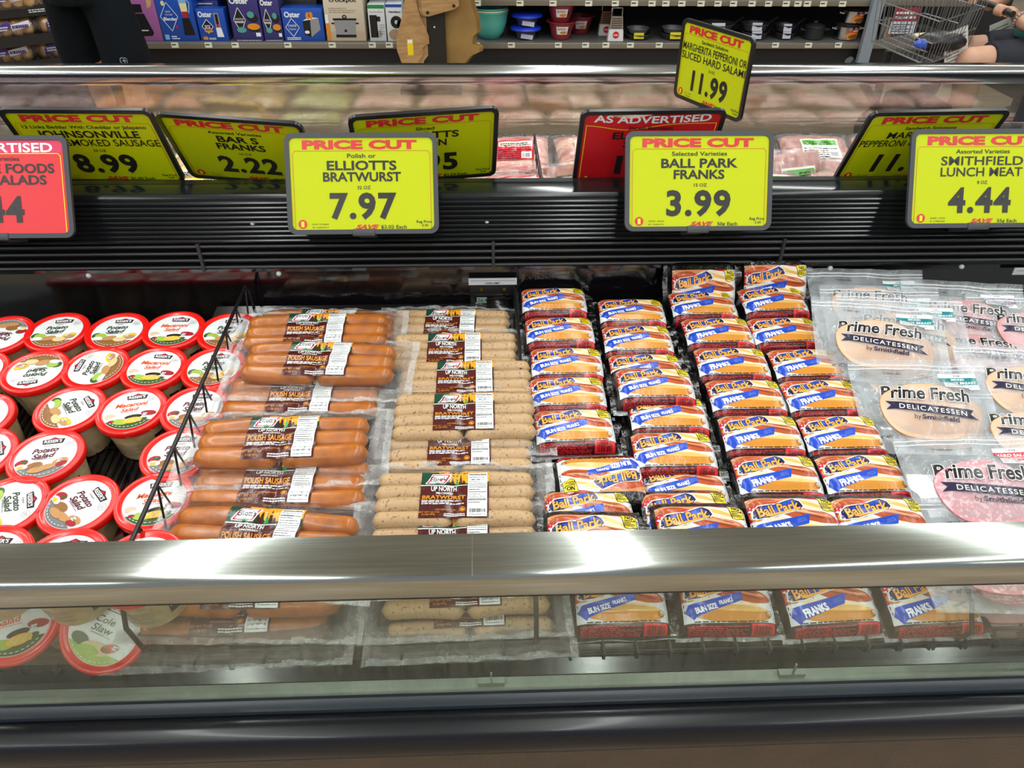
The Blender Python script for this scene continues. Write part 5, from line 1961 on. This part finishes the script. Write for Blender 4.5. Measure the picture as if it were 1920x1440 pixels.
def pot(label, px, r, h, m, dz=0.0, dy=0.15, sticker=True, rim=True):
    x, y, z = onshelf(px, dy)
    t = thing('cooking_pot', label, 'pot', (x, y, z + dz), group='pots on the far shelf')
    b = MB()
    b.lathe([(r * 0.9, 0), (r, 0.006), (r, h), (r * 1.04, h + 0.004), (r * 0.97, h + 0.006), (r * 0.94, 0.01), (0.0001, 0.01)], m, 30)
    b.build('pot', t)
    for s_ in (-1, 1):
        b = MB()
        b.tube([(s_ * r, -0.02, h * 0.78), (s_ * (r + 0.035), -0.02, h * 0.86), (s_ * (r + 0.035), 0.02, h * 0.86), (s_ * r, 0.02, h * 0.78)], 0.006, m_chrome if rim else m_pan2, 8)
        b.build('handle', t)
    b = MB()
    b.lathe([(r * 1.03, h + 0.006), (r * 0.9, h + 0.020), (r * 0.3, h + 0.034), (0.02, h + 0.036), (0.018, h + 0.05), (0.0001, h + 0.052)], mat('glass_lid', '2a2a2c', rough=0.1, spec=0.8) if rim else m_pan2, 28)
    b.build('lid', t)
    if sticker:
        P = Print()
        P.poly([(-0.02, 0.012), (0.085, 0.012), (0.095, h - 0.005), (0.03, h - 0.012), (-0.04, h * 0.45)], q_o, 1)
        P.poly([(-0.02, h * 0.62), (0.09, h * 0.70), (0.095, h - 0.005), (0.0, h - 0.016)], ink('pot_red', 'd8452a'), 2)
        P.disc(0.03, h * 0.32, 0.045, h * 0.18, ink('pot_food', '8a4a20'), 2)
        P.fine(0.02, h * 0.72, 0.085, h * 0.86, q_w, 3, 1, 2, 0.6)
        P.build('sticker', num_fn(lambda x_, z_: Vector(((r + 0.0006) * math.sin(x_ / r), -(r + 0.0006) * math.cos(x_ / r), z_))), t, step=0.02, eps=0.0006)
    return t


pot('small dark pot with a green label band', 1520, 0.08, 0.085, m_pan2, sticker=False, rim=False)
pot('lower silver pot with an orange sticker', 1580, 0.092, 0.095, m_chrome)
pot('upper silver pot with an orange sticker stacked on the other', 1585, 0.082, 0.085, m_chrome, dz=0.122)
pot('silver pot with an orange sticker behind the wire basket', 1656, 0.085, 0.17, m_chrome)
t = thing('hanging_sign', 'dark red and white shelf card behind the wire basket', 'sign card', at(1695, 40, y=SY - 0.02))
b = MB()
b.box((-0.10, -0.002, -0.09), (0.10, 0.002, 0.10), m_paper)
b.box((-0.10, -0.003, 0.0), (0.10, 0.001, 0.10), mat('card_maroon', '8c1a34', rough=0.5))
c_ = b.build('card', t, smooth=False)
P = Print()
P.fine(-0.08, 0.02, 0.08, 0.085, q_w, 1, 2, 4, 0.5)
P.fine(-0.08, -0.075, 0.08, -0.01, q_k, 1, 4, 5, 0.4)
P.build('lettering', flat_xz(-0.0035), c_, step=0, eps=0.0005)

# ================================================================ black post with hanging cutting boards
YP = 5.75
xp = at(818, 100, y=YP).x
m_post = mat('post_black', '1d1b1c', rough=0.45)
m_board = mat('cutting_board', 'b08a5c', rough=0.5, var='9c774b', vscale=4, vstretch=(2, 2, 12))
m_boardd = mat('cutting_board_olive', '9a7840', rough=0.5, var='876836', vscale=4)
t = thing('display_post', 'square black display post standing in the aisle', 'post', (xp, YP, 0))
b = MB()
b.box((-0.075, -0.075, 0.02), (0.075, 0.075, 1.7), m_post, bev=0.006)
b.build('post', t)
b = MB()
b.box((-0.26, -0.22, 0.0), (0.18, 0.2, 0.03), m_post, bev=0.01)
b.build('base', t)
b = MB()
b.box((-0.17, -0.03, 0.42), (-0.075, 0.12, 1.7), m_post, bev=0.004)
b.build('side_panel', t)
for q in ((0.0, 0.42), (0.0, 0.66)):
    b = MB()
    b.sphere((q[0], -0.076, q[1]), 0.007, m_screw, 10, 6)
    b.build('bolt', t)


def board(label, poly, yaw, loc, m, hole=None):
    t = thing('cutting_board', label, 'cutting board', loc, (0, 0, R(yaw)), group='cutting boards on the post')
    b = MB()
    b.prism(poly, -0.006, 0.006, m, Matrix.Rotation(R(90), 4, 'X'))
    b.build('board', t, angle=30)
    if hole:
        for (hx, hz) in hole:
            b = MB()
            b.lathe([(0.011, 0), (0.011, 0.003), (0.006, 0.003)], m_post, 12, Matrix.Translation((hx, -0.006, hz)) @ Matrix.Rotation(R(90), 4, 'X'))
            b.build('peg', t)
    return t


s0 = [(0.04, 0.42), (0.07, 0.40), (0.09, 0.34), (0.12, 0.22), (0.17, 0.10), (0.17, 0.05), (0.14, 0.04), (0.12, 0.02), (0.125, -0.02), (0.09, -0.06), (0.075, -0.12), (0.075, -0.2), (0.03, -0.2), (-0.03, -0.08), (-0.06, 0.02), (-0.055, 0.10), (0.0, 0.24), (0.02, 0.34)]
pl_ = at(775, 75, y=YP - 0.12)
lb = board('front brown board hanging left of the post with a yellow sticker', s0, 12, (pl_.x - 0.06, pl_.y, pl_.z - 0.08), m_board)
P = Print()
P.rect(0.015, -0.02, 0.055, 0.085, ink('sticker_yellow', 'e6c81e'), 1)
P.rect(0.020, 0.06, 0.050, 0.08, q_w, 2)
P.build('sticker', flat_xz(-0.0065), lb, step=0, eps=0.0005)
board('rear brown board hanging left of the post', s0, 10, (pl_.x - 0.025, pl_.y + 0.03, pl_.z - 0.085), m_board)
s1 = [(-0.10, 0.40), (0.06, 0.40), (0.10, 0.36), (0.115, 0.27), (0.145, 0.18), (0.15, 0.10), (0.12, 0.07), (0.115, 0.02), (0.165, 0.0), (0.165, -0.03), (0.10, -0.06), (0.05, -0.12), (0.03, -0.18), (0.0, -0.2), (-0.05, -0.18), (-0.08, -0.13), (-0.10, -0.02)]
pr_ = at(853, 70, y=YP - 0.04)
for k, lab in enumerate(('nearest', 'middle', 'farthest')):
    board('%s of three olive brown boards hanging right of the post' % lab, s1, -8, (pr_.x + 0.012 * k + 0.01, pr_.y + 0.02 * k, pr_.z - 0.06), m_boardd)
s2 = [(-0.13, 0.30), (0.13, 0.30), (0.13, 0.03), (0.10, 0.01), (-0.08, -0.035), (-0.11, -0.03), (-0.125, -0.01)]
pt_ = at(825, 20, y=YP - 0.12)
for k, lab in enumerate(('nearest', 'farthest')):
    board('%s of two pale brown boards pegged on the front of the post' % lab, s2, 4, (pt_.x - 0.018 * k, pt_.y + 0.022 * k, pt_.z), m_board, ((-0.085, -0.01), (0.095, 0.03)) if k == 0 else None)

# ================================================================ bread rack at the left
m_rack = mat('rack_black', '1c1a19', rough=0.5)
m_bread = mat('bread_crust', 'd69a4c', rough=0.4, var='ecc47c', vscale=9)
m_bwrap = film('bread_bag', 0.06, 'e0dcd4', gloss=0.25, rough=0.06, bscale=30, bstr=0.9, base=0.06)
i_bp, i_bw = ink('bread_purple', '4a3a8c'), ink('bread_white', 'e8e4ee')
tiers = [((0, 20), (95, 8)), ((0, 74), (112, 62)), ((0, 122), (175, 107))]
P0 = [at(*a, y=5.0) for a, c in tiers]
P1 = [at(*c, z=p.z) for (a, c), p in zip(tiers, P0)]
dirv = Vector((P1[1].x - P0[1].x, P1[1].y - P0[1].y, 0)).normalized()
yaw = math.atan2(dirv.y, dirv.x)
rack = thing('bread_rack', 'black tiered bread rack at the left edge of the aisle', 'rack', (P0[1].x, P0[1].y, 0), (0, 0, yaw))
LEN = 0.80
for k, p in enumerate(P0):
    b = MB()
    b.box((-0.35, -0.006, p.z - 0.05), (LEN * 0.82, 0.012, p.z + 0.008), m_rack)
    b.box((-0.35, 0.0, p.z - 0.045), (LEN * 0.82, 0.20 if k < 2 else 0.42, p.z - 0.03), m_rack)
    s_ = b.build('tier', rack, smooth=False)
    if k == 0:
        P = Print()
        P.fine(0.20, p.z - 0.030, 0.40, p.z - 0.008, q_w, 1, 2, 4, 0.5)
        P.build('lettering', flat_xz(-0.0065), s_, step=0)
b = MB()
b.box((-0.35, 0.42, 0.0), (LEN * 0.82, 0.45, 1.4), m_rack)
b.build('back_panel', rack, smooth=False)
b = MB()
b.box((-0.35, 0.0, 0.0), (LEN * 0.82, 0.42, P0[2].z - 0.2), m_rack)
b.build('base', rack, smooth=False)


def bread():
    t = thing('bread_bag', 'bread bag', 'bread', group='bagged buns on the rack')
    for k in range(4):
        b = MB()
        b.sphere((-0.09 + 0.06 * k, 0.0, 0.05), 0.05, m_bread, 14, 9, (0.72, 1.35, 0.95))
        b.build('bun', t)
    b = MB()

    def f(u, v):
        a = 2 * PI * v
        x = (u - 0.5) * 0.30
        e = max(0.12, (1 - abs(2 * u - 1) ** 5)) ** 0.5
        q = 1 + 0.06 * noise.noise(Vector((u * 9, math.cos(a) * 2, math.sin(a) * 2)))
        return Vector((x, 0.082 * math.cos(a) * e * q, 0.052 + 0.056 * math.sin(a) * e * q))
    b.grid(f, 24, 24, m_bwrap)
    b.build('clear_bag', t, angle=80)
    P = Print()
    P.poly([(-0.10, -0.02), (-0.01, 0.004), (-0.01, 0.030), (-0.10, 0.010)], i_bp, 1)
    P.fine(-0.088, -0.004, -0.022, 0.014, i_bw, 2, 2, 7, 0.55)
    P.poly([(-0.005, -0.01), (0.10, 0.004), (0.10, 0.026), (-0.005, 0.014)], i_bw, 1)
    P.fine(0.0, 0.0, 0.09, 0.016, i_bp, 2, 1, 3, 0.7)
    P.build('printed_band', num_fn(lambda x, y: Vector((x, -0.086 * math.cos(y / 0.055 - 0.25), 0.052 + 0.062 * math.sin(y / 0.055 + 0.05)))), t, step=0.01, eps=0.0008)
    return t


bread0 = bread()
for k, p in enumerate(P0):
    for j in range(2):
        q = Vector((p.x, p.y, 0)) + dirv * (0.08 + 0.285 * j) + Vector((-dirv.y, dirv.x, 0)) * (0.085 if k < 2 else 0.10)
        place(bread0, 'bagged buns on the %s tier of the rack, %s of two' % (('upper', 'middle', 'bottom')[k], ('left', 'right')[j]), (q.x, q.y, p.z - 0.026), (0, 0, yaw + R(random.uniform(-4, 4))), 'bagged buns on the rack', (1.0, 1.0, 1.38))

# ================================================================ people


def fuse(b, name, parent, m, voxel=0.008, it=6):
    """grow one continuous skin over overlapping limbs"""
    o = b.build(name, None)
    md = o.modifiers.new('skin', 'REMESH')
    md.mode = 'VOXEL'
    md.voxel_size = voxel
    md.use_smooth_shade = True
    sm = o.modifiers.new('soft', 'SMOOTH')
    sm.iterations = it
    sm.factor = 0.5
    dg = bpy.context.evaluated_depsgraph_get()
    dg.update()
    me = bpy.data.meshes.new_from_object(o.evaluated_get(dg))
    bpy.data.objects.remove(o)
    me.materials.clear()
    me.materials.append(m)
    me.polygons.foreach_set('use_smooth', [True] * len(me.polygons))
    n = bpy.data.objects.new(name, me)
    COL.objects.link(n)
    n.parent = parent
    return n


m_skin = mat('skin', 'c89a80', rough=0.5, var='bd8c72', vscale=6)
m_short = mat('navy_shorts', '060c12', rough=0.8, spec=0.15, bump=0.2, bscale=30)
m_tee = mat('grey_shirt', '4a4d52', rough=0.8)
m_hair = mat('brown_hair', '3a281c', rough=0.6)
m_shoe = mat('dark_shoe', '2a2a2e', rough=0.6)
m_teal2 = mat('teal_top', '1f5c5a', rough=0.8)
m_capri = mat('navy_capris', '161a26', rough=0.75)


def head_bits(t, c, face, hair_len, r=0.095):
    """eyes, nose, mouth, ears and hair round a head centre c; face = unit direction looked at"""
    f = Vector(face).normalized()
    s = f.cross(Vector((0, 0, 1))).normalized()
    b = MB()
    for q in (-1, 1):
        b.sphere(Vector(c) + f * 0.088 + s * q * 0.033 + Vector((0, 0, 0.012)), 0.010, mat('eye_white', 'dcdcd8', rough=0.3), 10, 6)
        b.sphere(Vector(c) + f * 0.096 + s * q * 0.033 + Vector((0, 0, 0.012)), 0.005, mat('eye_dark', '2a2018', rough=0.2), 8, 5)
    b.build('eyes', t)
    b = MB()
    b.sphere(Vector(c) + f * 0.093 + Vector((0, 0, -0.052)), 0.020, mat('lips', '9a5a52', rough=0.4), 12, 6, (1, 1, 0.35))
    b.build('mouth', t)
    b = MB()
    b.sphere(Vector(c) - f * 0.018 + Vector((0, 0, 0.030)), 0.108, m_hair, 22, 14, (1, 1, 1.02))
    if hair_len:
        b.sphere(Vector(c) - f * 0.065 + Vector((0, 0, -0.06)), 0.085, m_hair, 18, 12, (1, 1, 1.5))
    b.build('hair', t)


# the shopper in shorts walking away beyond the far rail
py_ = 4.35
xc = at(178, 60, y=py_).x
per = thing('person', 'person in long navy shorts standing by the bread rack', 'person', (xc, py_, 0), group=None)
b = MB()
for sx, dy, kx in ((-1, 0.10, -0.02), (1, -0.08, 0.04)):
    x = sx * 0.095 + kx
    b.tube([(sx * 0.09, 0, 0.92), (x, dy * 0.4, 0.70), (x, dy * 0.75, 0.48), (x + 0.01, dy * 0.7, 0.40), (x + 0.01, dy, 0.28), (x + 0.01, dy * 1.1, 0.10), (x + 0.01, dy * 1.1, 0.05)],
           [0.092, 0.085, 0.060, 0.055, 0.056, 0.036, 0.040], m_skin, 16)
    b.tube([(x + 0.01, dy * 1.1 - 0.05, 0.04), (x + 0.015, dy * 1.1 + 0.06, 0.035), (x + 0.02, dy * 1.1 + 0.15, 0.028)], [0.036, 0.038, 0.026], m_skin, 12)
b.tube([(0, 0, 0.86), (0, 0, 1.0), (0, 0.01, 1.15), (0, 0.02, 1.32), (0, 0.02, 1.42)], [0.15, 0.145, 0.140, 0.165, 0.09], m_skin, 20)
b.tube([(-0.17, 0.02, 1.38), (0.17, 0.02, 1.38)], [0.06, 0.06], m_skin, 12)
b.tube([(0, 0.02, 1.40), (0, 0.03, 1.52)], [0.055, 0.052], m_skin, 12)
b.sphere((0, 0.04, 1.62), 0.10, m_skin, 20, 14, (0.82, 0.98, 1.18))
b.sphere((0, 0.145, 1.60), 0.017, m_skin, 10, 6, (0.8, 1.2, 1.4))
for q in (-1, 1):
    b.sphere((q * 0.084, 0.03, 1.61), 0.024, m_skin, 10, 6, (0.4, 0.8, 1.2))
    b.tube([(q * 0.18, 0.02, 1.38), (q * 0.235, 0.0, 1.22), (q * 0.26, 0.02, 1.10), (q * 0.255, 0.10, 0.98), (q * 0.25, 0.15, 0.88)], [0.056, 0.048, 0.040, 0.034, 0.028], m_skin, 12)
    b.sphere((q * 0.25, 0.165, 0.83), 0.042, m_skin, 12, 8, (0.45, 0.9, 1.1))
    for k in range(4):
        b.tube([(q * 0.25, 0.140 + 0.018 * k, 0.80), (q * 0.247, 0.150 + 0.017 * k, 0.760), (q * 0.240, 0.150 + 0.015 * k, 0.735 - 0.004 * (1.5 - abs(k - 1.5)))], [0.0095, 0.009, 0.008], m_skin, 8)
    b.tube([(q * 0.245, 0.190, 0.835), (q * 0.235, 0.212, 0.805), (q * 0.23, 0.218, 0.782)], [0.011, 0.010, 0.009], m_skin, 8)
fuse(b, 'body', per, m_skin, 0.009, 5)
b = MB()
b.tube([(0, 0, 1.02), (0, 0, 0.92), (0, 0, 0.80)], [0.165, 0.178, 0.172], m_short, 24)
for sx, dy, kx in ((-1, 0.10, -0.03), (1, -0.08, 0.05)):
    x = sx * 0.10 + kx
    b.tube([(sx * 0.085, 0, 0.90), (sx * 0.095 + kx * 0.6, dy * 0.4, 0.72), (x, dy * 0.7, 0.56), (x + 0.004, dy * 0.8, 0.505)], [0.115, 0.118, 0.122, 0.124], m_short, 20)
sh = fuse(b, 'shorts', per, m_short, 0.010, 3)
P = Print()
P.ring(0.0, 0.0, 0.014, 0.017, 0.004, ink('logo_grey', '8a949c'), 1)
P.rect(0.0, -0.004, 0.016, 0.004, ink('logo_grey', '8a949c'), 2)
P.ring(0.016, 0.0, 0.008, 0.017, 0.003, ink('logo_grey', '8a949c'), 1)
P.build('emblem', lambda x, z: (Vector((0.19 + x, -0.199, 0.555 + z)), Vector((0, -1, 0))), sh, step=0)
b = MB()
b.tube([(0, 0, 0.96), (0, 0.01, 1.15), (0, 0.02, 1.32), (0, 0.02, 1.43)], [0.172, 0.162, 0.182, 0.085], m_tee, 22)
for q in (-1, 1):
    b.tube([(q * 0.12, 0.02, 1.38), (q * 0.19, 0.02, 1.36), (q * 0.235, 0.0, 1.22)], [0.070, 0.072, 0.066], m_tee, 14)
fuse(b, 'shirt', per, m_tee, 0.011, 3)
head_bits(per, (0, 0.04, 1.62), (0, 1, 0), False)
for sx, dy, kx in ((-1, 0.10, -0.02), (1, -0.08, 0.04)):
    x = sx * 0.095 + kx + 0.012
    b = MB()
    b.tube([(x, dy * 1.1 - 0.08, 0.045), (x, dy * 1.1, 0.05), (x + 0.005, dy * 1.1 + 0.10, 0.042), (x + 0.01, dy * 1.1 + 0.19, 0.032)], [0.042, 0.048, 0.046, 0.030], m_shoe, 14)
    b.build('shoe', per)

# the seated shopper on a mobility scooter at the right edge
yk = 3.95
kn = at(1812, 112, y=yk)
hd = at(1880, 20, y=4.05)
per2 = thing('person', 'seated person in navy capris and bracelet gripping a scooter handle', 'person', (kn.x + 0.47, yk + 0.1, 0))
B0 = Vector((kn.x + 0.47, yk + 0.1, 0))
L_ = lambda v: Vector(v) - B0
hip = Vector((kn.x + 0.47, yk + 0.12, 0.60))
b = MB()
for k, dy in enumerate((0.0, 0.26)):
    kne = Vector((kn.x + 0.02 + 0.13 * k, yk + dy, kn.z + 0.0))
    hp = hip + Vector((0, -0.09 + 0.19 * k, 0.0))
    b.tube([L_(hp), L_(hp.lerp(kne, 0.5)), L_(kne), L_(kne + Vector((0.02, 0, -0.05)))], [0.095, 0.080, 0.062, 0.056], m_skin, 16)
    b.sphere(L_(kne + Vector((0.004, 0, -0.004))), 0.066, m_skin, 16, 10)
    b.tube([L_(kne), L_(kne + Vector((0.035, 0, -0.14))), L_(kne + Vector((0.045, 0, -0.26))), L_(kne + Vector((0.02, 0, -0.37)))], [0.058, 0.058, 0.046, 0.036], m_skin, 14)
    b.tube([L_(kne + Vector((0.05, 0, -0.40))), L_(kne + Vector((-0.05, 0, -0.42))), L_(kne + Vector((-0.13, 0, -0.43)))], [0.036, 0.038, 0.026], m_skin, 12)
b.tube([L_(hip), L_(hip + Vector((0.04, 0, 0.2))), L_(hip + Vector((0.03, 0, 0.42))), L_(hip + Vector((0.0, 0, 0.52)))], [0.15, 0.15, 0.16, 0.09], m_skin, 18)
b.tube([L_(hip + Vector((0.0, 0, 0.50))), L_(hip + Vector((-0.03, 0, 0.64)))], [0.055, 0.05], m_skin, 12)
hc = hip + Vector((-0.05, 0, 0.75))
b.sphere(L_(hc), 0.10, m_skin, 20, 14, (0.98, 0.82, 1.18))
b.sphere(L_(hc + Vector((-0.105, 0, -0.02))), 0.017, m_skin, 10, 6, (1.2, 0.8, 1.4))
for q in (-1, 1):
    b.sphere(L_(hc + Vector((0, q * 0.084, -0.01))), 0.024, m_skin, 10, 6, (0.8, 0.4, 1.2))
sh_n = hip + Vector((0.0, -0.18, 0.46))
wr = hd + Vector((0.075, 0.0, -0.028))
elb = at(1945, 58, y=3.92)
b.tube([L_(sh_n), L_(sh_n.lerp(elb, 0.5)), L_(elb), L_(elb.lerp(wr, 0.5)), L_(wr)], [0.055, 0.048, 0.042, 0.038, 0.027], m_skin, 14)
sh_f = hip + Vector((0.0, 0.18, 0.46))
elf = hip + Vector((-0.18, 0.24, 0.22))
wf = hd + Vector((0.06, 0.24, -0.02))
b.tube([L_(sh_f), L_(elf), L_(wf)], [0.055, 0.042, 0.028], m_skin, 12)
for hnd, dy in ((hd, 0.0), (hd + Vector((0, 0.24, 0)), 0.0)):
    b.sphere(L_(hnd + Vector((0.035, 0, -0.004))), 0.040, m_skin, 14, 9, (1.1, 1.0, 0.62))
    for k in range(4):
        yy = -0.030 + 0.020 * k
        l = (0.9, 1.0, 0.97, 0.82)[k]
        b.tube([L_(hnd + Vector((0.012, yy, 0.016))), L_(hnd + Vector((-0.020 * l, yy, 0.020))), L_(hnd + Vector((-0.032 * l, yy, -0.004))), L_(hnd + Vector((-0.020 * l, yy, -0.024)))], [0.0105, 0.010, 0.009, 0.008], m_skin, 8)
    b.tube([L_(hnd + Vector((0.045, -0.036, 0.0))), L_(hnd + Vector((0.015, -0.050, -0.012))), L_(hnd + Vector((-0.010, -0.044, -0.022)))], [0.013, 0.011, 0.009], m_skin, 8)
fuse(b, 'body', per2, m_skin, 0.007, 6)
b = MB()
for k, dy in enumerate((0.0, 0.26)):
    kne = Vector((kn.x + 0.02 + 0.13 * k, yk + dy, kn.z))
    hp = hip + Vector((0, -0.09 + 0.19 * k, 0.0))
    b.tube([L_(hp), L_(hp.lerp(kne, 0.55)), L_(hp.lerp(kne, 0.80))], [0.118, 0.096, 0.088], m_capri, 18)
b.tube([L_(hip + Vector((0.03, 0, 0.12))), L_(hip + Vector((0, 0, -0.06)))], [0.17, 0.165], m_capri, 18)
fuse(b, 'capris', per2, m_capri, 0.010, 3)
b = MB()
b.tube([L_(hip + Vector((0.02, 0, 0.06))), L_(hip + Vector((0.04, 0, 0.25))), L_(hip + Vector((0.03, 0, 0.42))), L_(hip + Vector((0.0, 0, 0.53)))], [0.185, 0.168, 0.178, 0.085], m_teal2, 20)
for q, sh_ in ((-1, sh_n), (1, sh_f)):
    b.tube([L_(sh_ + Vector((0, -q * 0.08, 0))), L_(sh_), L_(sh_ + Vector((-0.02, q * 0.03, -0.10)))], [0.075, 0.072, 0.066], m_teal2, 14)
fuse(b, 'top', per2, m_teal2, 0.011, 3)
head_bits(per2, L_(hc), (-1, 0, 0), True)
b = MB()
d_ = (wr - elb).normalized()
for k in range(16):
    a = 2 * PI * k / 16
    u_ = d_.orthogonal().normalized()
    v_ = d_.cross(u_)
    b.sphere(L_(wr - d_ * 0.03 + (u_ * math.cos(a) + v_ * math.sin(a)) * 0.036), 0.0075, mat('bracelet_beads', 'a89a90' if 1 else '', rough=0.3), 8, 6)
b.build('bracelet', per2)
for k, dy in enumerate((0.0, 0.26)):
    kne = Vector((kn.x + 0.02 + 0.13 * k, yk + dy, kn.z))
    b = MB()
    b.tube([L_(kne + Vector((0.08, 0, -0.405))), L_(kne + Vector((-0.03, 0, -0.415))), L_(kne + Vector((-0.16, 0, -0.43)))], [0.042, 0.046, 0.030], m_shoe, 14)
    b.build('shoe', per2)

# the scooter with its wire basket
m_wire = mat('basket_wire', '9a9da0', rough=0.3, metal=0.9)
m_scoot = mat('scooter_black', '18191c', rough=0.4)
m_tyre = mat('scooter_tyre', '101012', rough=0.7)
m_blue = mat('scooter_blue', '24408c', rough=0.4)
BZ = 0.62
c4 = [at(1634, 78, z=BZ), at(1735, 122, z=BZ), at(1812, 92, z=BZ), at(1722, 62, z=BZ)]
cen = sum((Vector(c) for c in c4), Vector()) / 4
sc = thing('mobility_scooter', 'black mobility scooter with a grey wire basket in the aisle', 'mobility scooter', (cen.x + 0.25, cen.y, 0))
S0 = Vector((cen.x + 0.25, cen.y, 0))
T_ = lambda v: Vector(v) - S0
HB = 0.40
topc = [Vector((cen.x + (c.x - cen.x) * 1.18, cen.y + (c.y - cen.y) * 1.18, BZ + HB)) for c in c4]
b = MB()
for k in range(4):
    k2 = (k + 1) % 4
    for r_ in range(5):
        s_ = r_ / 4
        b.tube([T_(Vector(c4[k]).lerp(topc[k], s_)), T_(Vector(c4[k2]).lerp(topc[k2], s_))], 0.0042 if r_ in (0, 4) else 0.003, m_wire, 6)
    for q in range(13):
        s_ = q / 13
        b.tube([T_(Vector(c4[k]).lerp(Vector(c4[k2]), s_)), T_(topc[k].lerp(topc[k2], s_))], 0.0018, m_wire, 5)
for q in range(1, 24):
    s_ = q / 24
    b.tube([T_(Vector(c4[0]).lerp(Vector(c4[1]), s_)), T_(Vector(c4[3]).lerp(Vector(c4[2]), s_))], 0.0024, m_wire, 5)
for q in range(1, 5):
    s_ = q / 5
    b.tube([T_(Vector(c4[0]).lerp(Vector(c4[3]), s_)), T_(Vector(c4[1]).lerp(Vector(c4[2]), s_))], 0.0035, m_wire, 5)
bk = b.build('wire_basket', sc)
bk['label'] = 'grey wire basket of the scooter'
b = MB()
for k in range(4):
    b.tube([T_(Vector(topc[k])), T_(topc[(k + 1) % 4])], 0.009, mat('basket_rim', '5d646c', rough=0.4), 8)
b.build('basket_rim', sc)
b = MB()
b.box(T_((cen.x - 0.05, cen.y - 0.22, 0.09)), T_((cen.x + 1.0, cen.y + 0.22, 0.20)), m_scoot, bev=0.03)
b.build('platform', sc)
b = MB()
b.tube([T_((cen.x + 0.08, cen.y, 0.18)), T_((cen.x + 0.16, cen.y, 0.60)), T_((hd.x - 0.06, hd.y + 0.12, hd.z))], [0.05, 0.045, 0.03], m_scoot, 14)
b.build('tiller', sc)
b = MB()
b.tube([T_(hd + Vector((0, -0.09, 0))), T_(hd + Vector((-0.01, 0.12, 0.01))), T_(hd + Vector((0, 0.33, 0)))], 0.015, m_scoot, 12)
b.build('handlebar', sc)
b = MB()
b.box(T_((hip.x - 0.2, hip.y - 0.24, 0.42)), T_((hip.x + 0.24, hip.y + 0.24, 0.49)), m_scoot, bev=0.03)
b.tube([T_((hip.x, hip.y, 0.2)), T_((hip.x, hip.y, 0.45))], 0.05, m_scoot, 12)
b.build('seat', sc)
b = MB()
b.box(T_((hip.x + 0.2, hip.y - 0.22, 0.52)), T_((hip.x + 0.27, hip.y + 0.22, 1.0)), m_scoot, bev=0.03)
b.build('backrest', sc)
for (x, y) in ((cen.x + 0.02, cen.y - 0.26), (cen.x + 0.02, cen.y + 0.26), (cen.x + 0.85, cen.y - 0.28), (cen.x + 0.85, cen.y + 0.28)):
    b = MB()
    b.lathe([(0.04, -0.035), (0.10, -0.035), (0.115, -0.02), (0.115, 0.02), (0.10, 0.035), (0.04, 0.035)], m_tyre, 26, Matrix.Translation(T_((x, y, 0.115))) @ Matrix.Rotation(R(90), 4, 'X'))
    b.build('wheel', sc)
b = MB()
b.tube([T_((cen.x - 0.15, cen.y, 0.13)), T_((cen.x - 0.16, cen.y, 0.60))], 0.022, m_scoot, 10)
b.tube([T_((cen.x - 0.42, cen.y - 0.12, 0.58)), T_((cen.x - 0.05, cen.y, 0.22))], 0.022, m_scoot, 10)
b.build('basket_support', sc)
b = MB()
b.box(T_((cen.x - 0.03, cen.y - 0.20, 0.20)), T_((cen.x + 0.22, cen.y + 0.20, 0.36)), m_scoot, bev=0.04)
b.box(T_((cen.x - 0.05, cen.y - 0.225, 0.10)), T_((cen.x + 0.40, cen.y - 0.215, 0.15)), m_blue)
b.build('motor_cover', sc)
# papers on the basket and the shopping in it
for k, (px, py, lab) in enumerate(((1787, 92, 'white notice sheet hung on the near side of the wire basket'), (1870, 74, 'white notice sheet hung beside the seated person'))):
    p = at(px, py, z=BZ + 0.02)
    t = thing('notice_sheet', lab, 'paper sheet', (p.x, p.y - 0.03, p.z + 0.0), eul(-12, -14, 20), group='notice sheets')
    b = MB()
    b.box((-0.075, -0.0006, -0.06), (0.075, 0.0006, 0.10), mat('sheet_paper', 'c9c3bd', rough=0.7))
    s_ = b.build('sheet', t, smooth=False)
    P = Print()
    P.fine(-0.062, -0.045, 0.062, 0.085, ink('sheet_grey', '6a6460'), 1, 8, 3 + k, 0.35)
    P.build('lettering', flat_xz(-0.0008), s_, step=0, eps=0.0004)
p = Vector(c4[1]).lerp(Vector(c4[2]), 0.5).lerp(cen, 0.35)
t = thing('shopping_bag', 'dark bag with a blue patch lying in the wire basket', 'bag', (p.x, p.y, BZ + 0.006))
b = MB()
b.sphere((0, 0, 0.05), 0.10, mat('bag_dark', '15161a', rough=0.35, bump=0.4, bscale=30), 20, 12, (1.3, 0.8, 0.5))
b.build('bag', t)
b = MB()
b.sphere((-0.10, -0.03, 0.045), 0.05, mat('bag_blue', '3a62d8', rough=0.4), 14, 8, (1.1, 0.45, 0.5))
b.build('blue_patch', t)
p = Vector(c4[2]).lerp(Vector(c4[3]), 0.35).lerp(cen, 0.35)
t = thing('food_packet', 'flat food packet with an orange picture lying in the wire basket', 'packet', (p.x, p.y, BZ + 0.01), eul(12, 0, 20))
b = MB()
b.box((-0.12, -0.09, 0.0), (0.12, 0.09, 0.02), mat('packet_cream', 'cbb89a', rough=0.4), bev=0.006)
b.build('packet', t)
P = Print()
P.disc(0, 0, 0.07, 0.05, q_o, 1)
P.disc(0.01, 0.01, 0.03, 0.02, q_r, 2)
P.build('picture', flat_xy(0.0205), t, step=0)
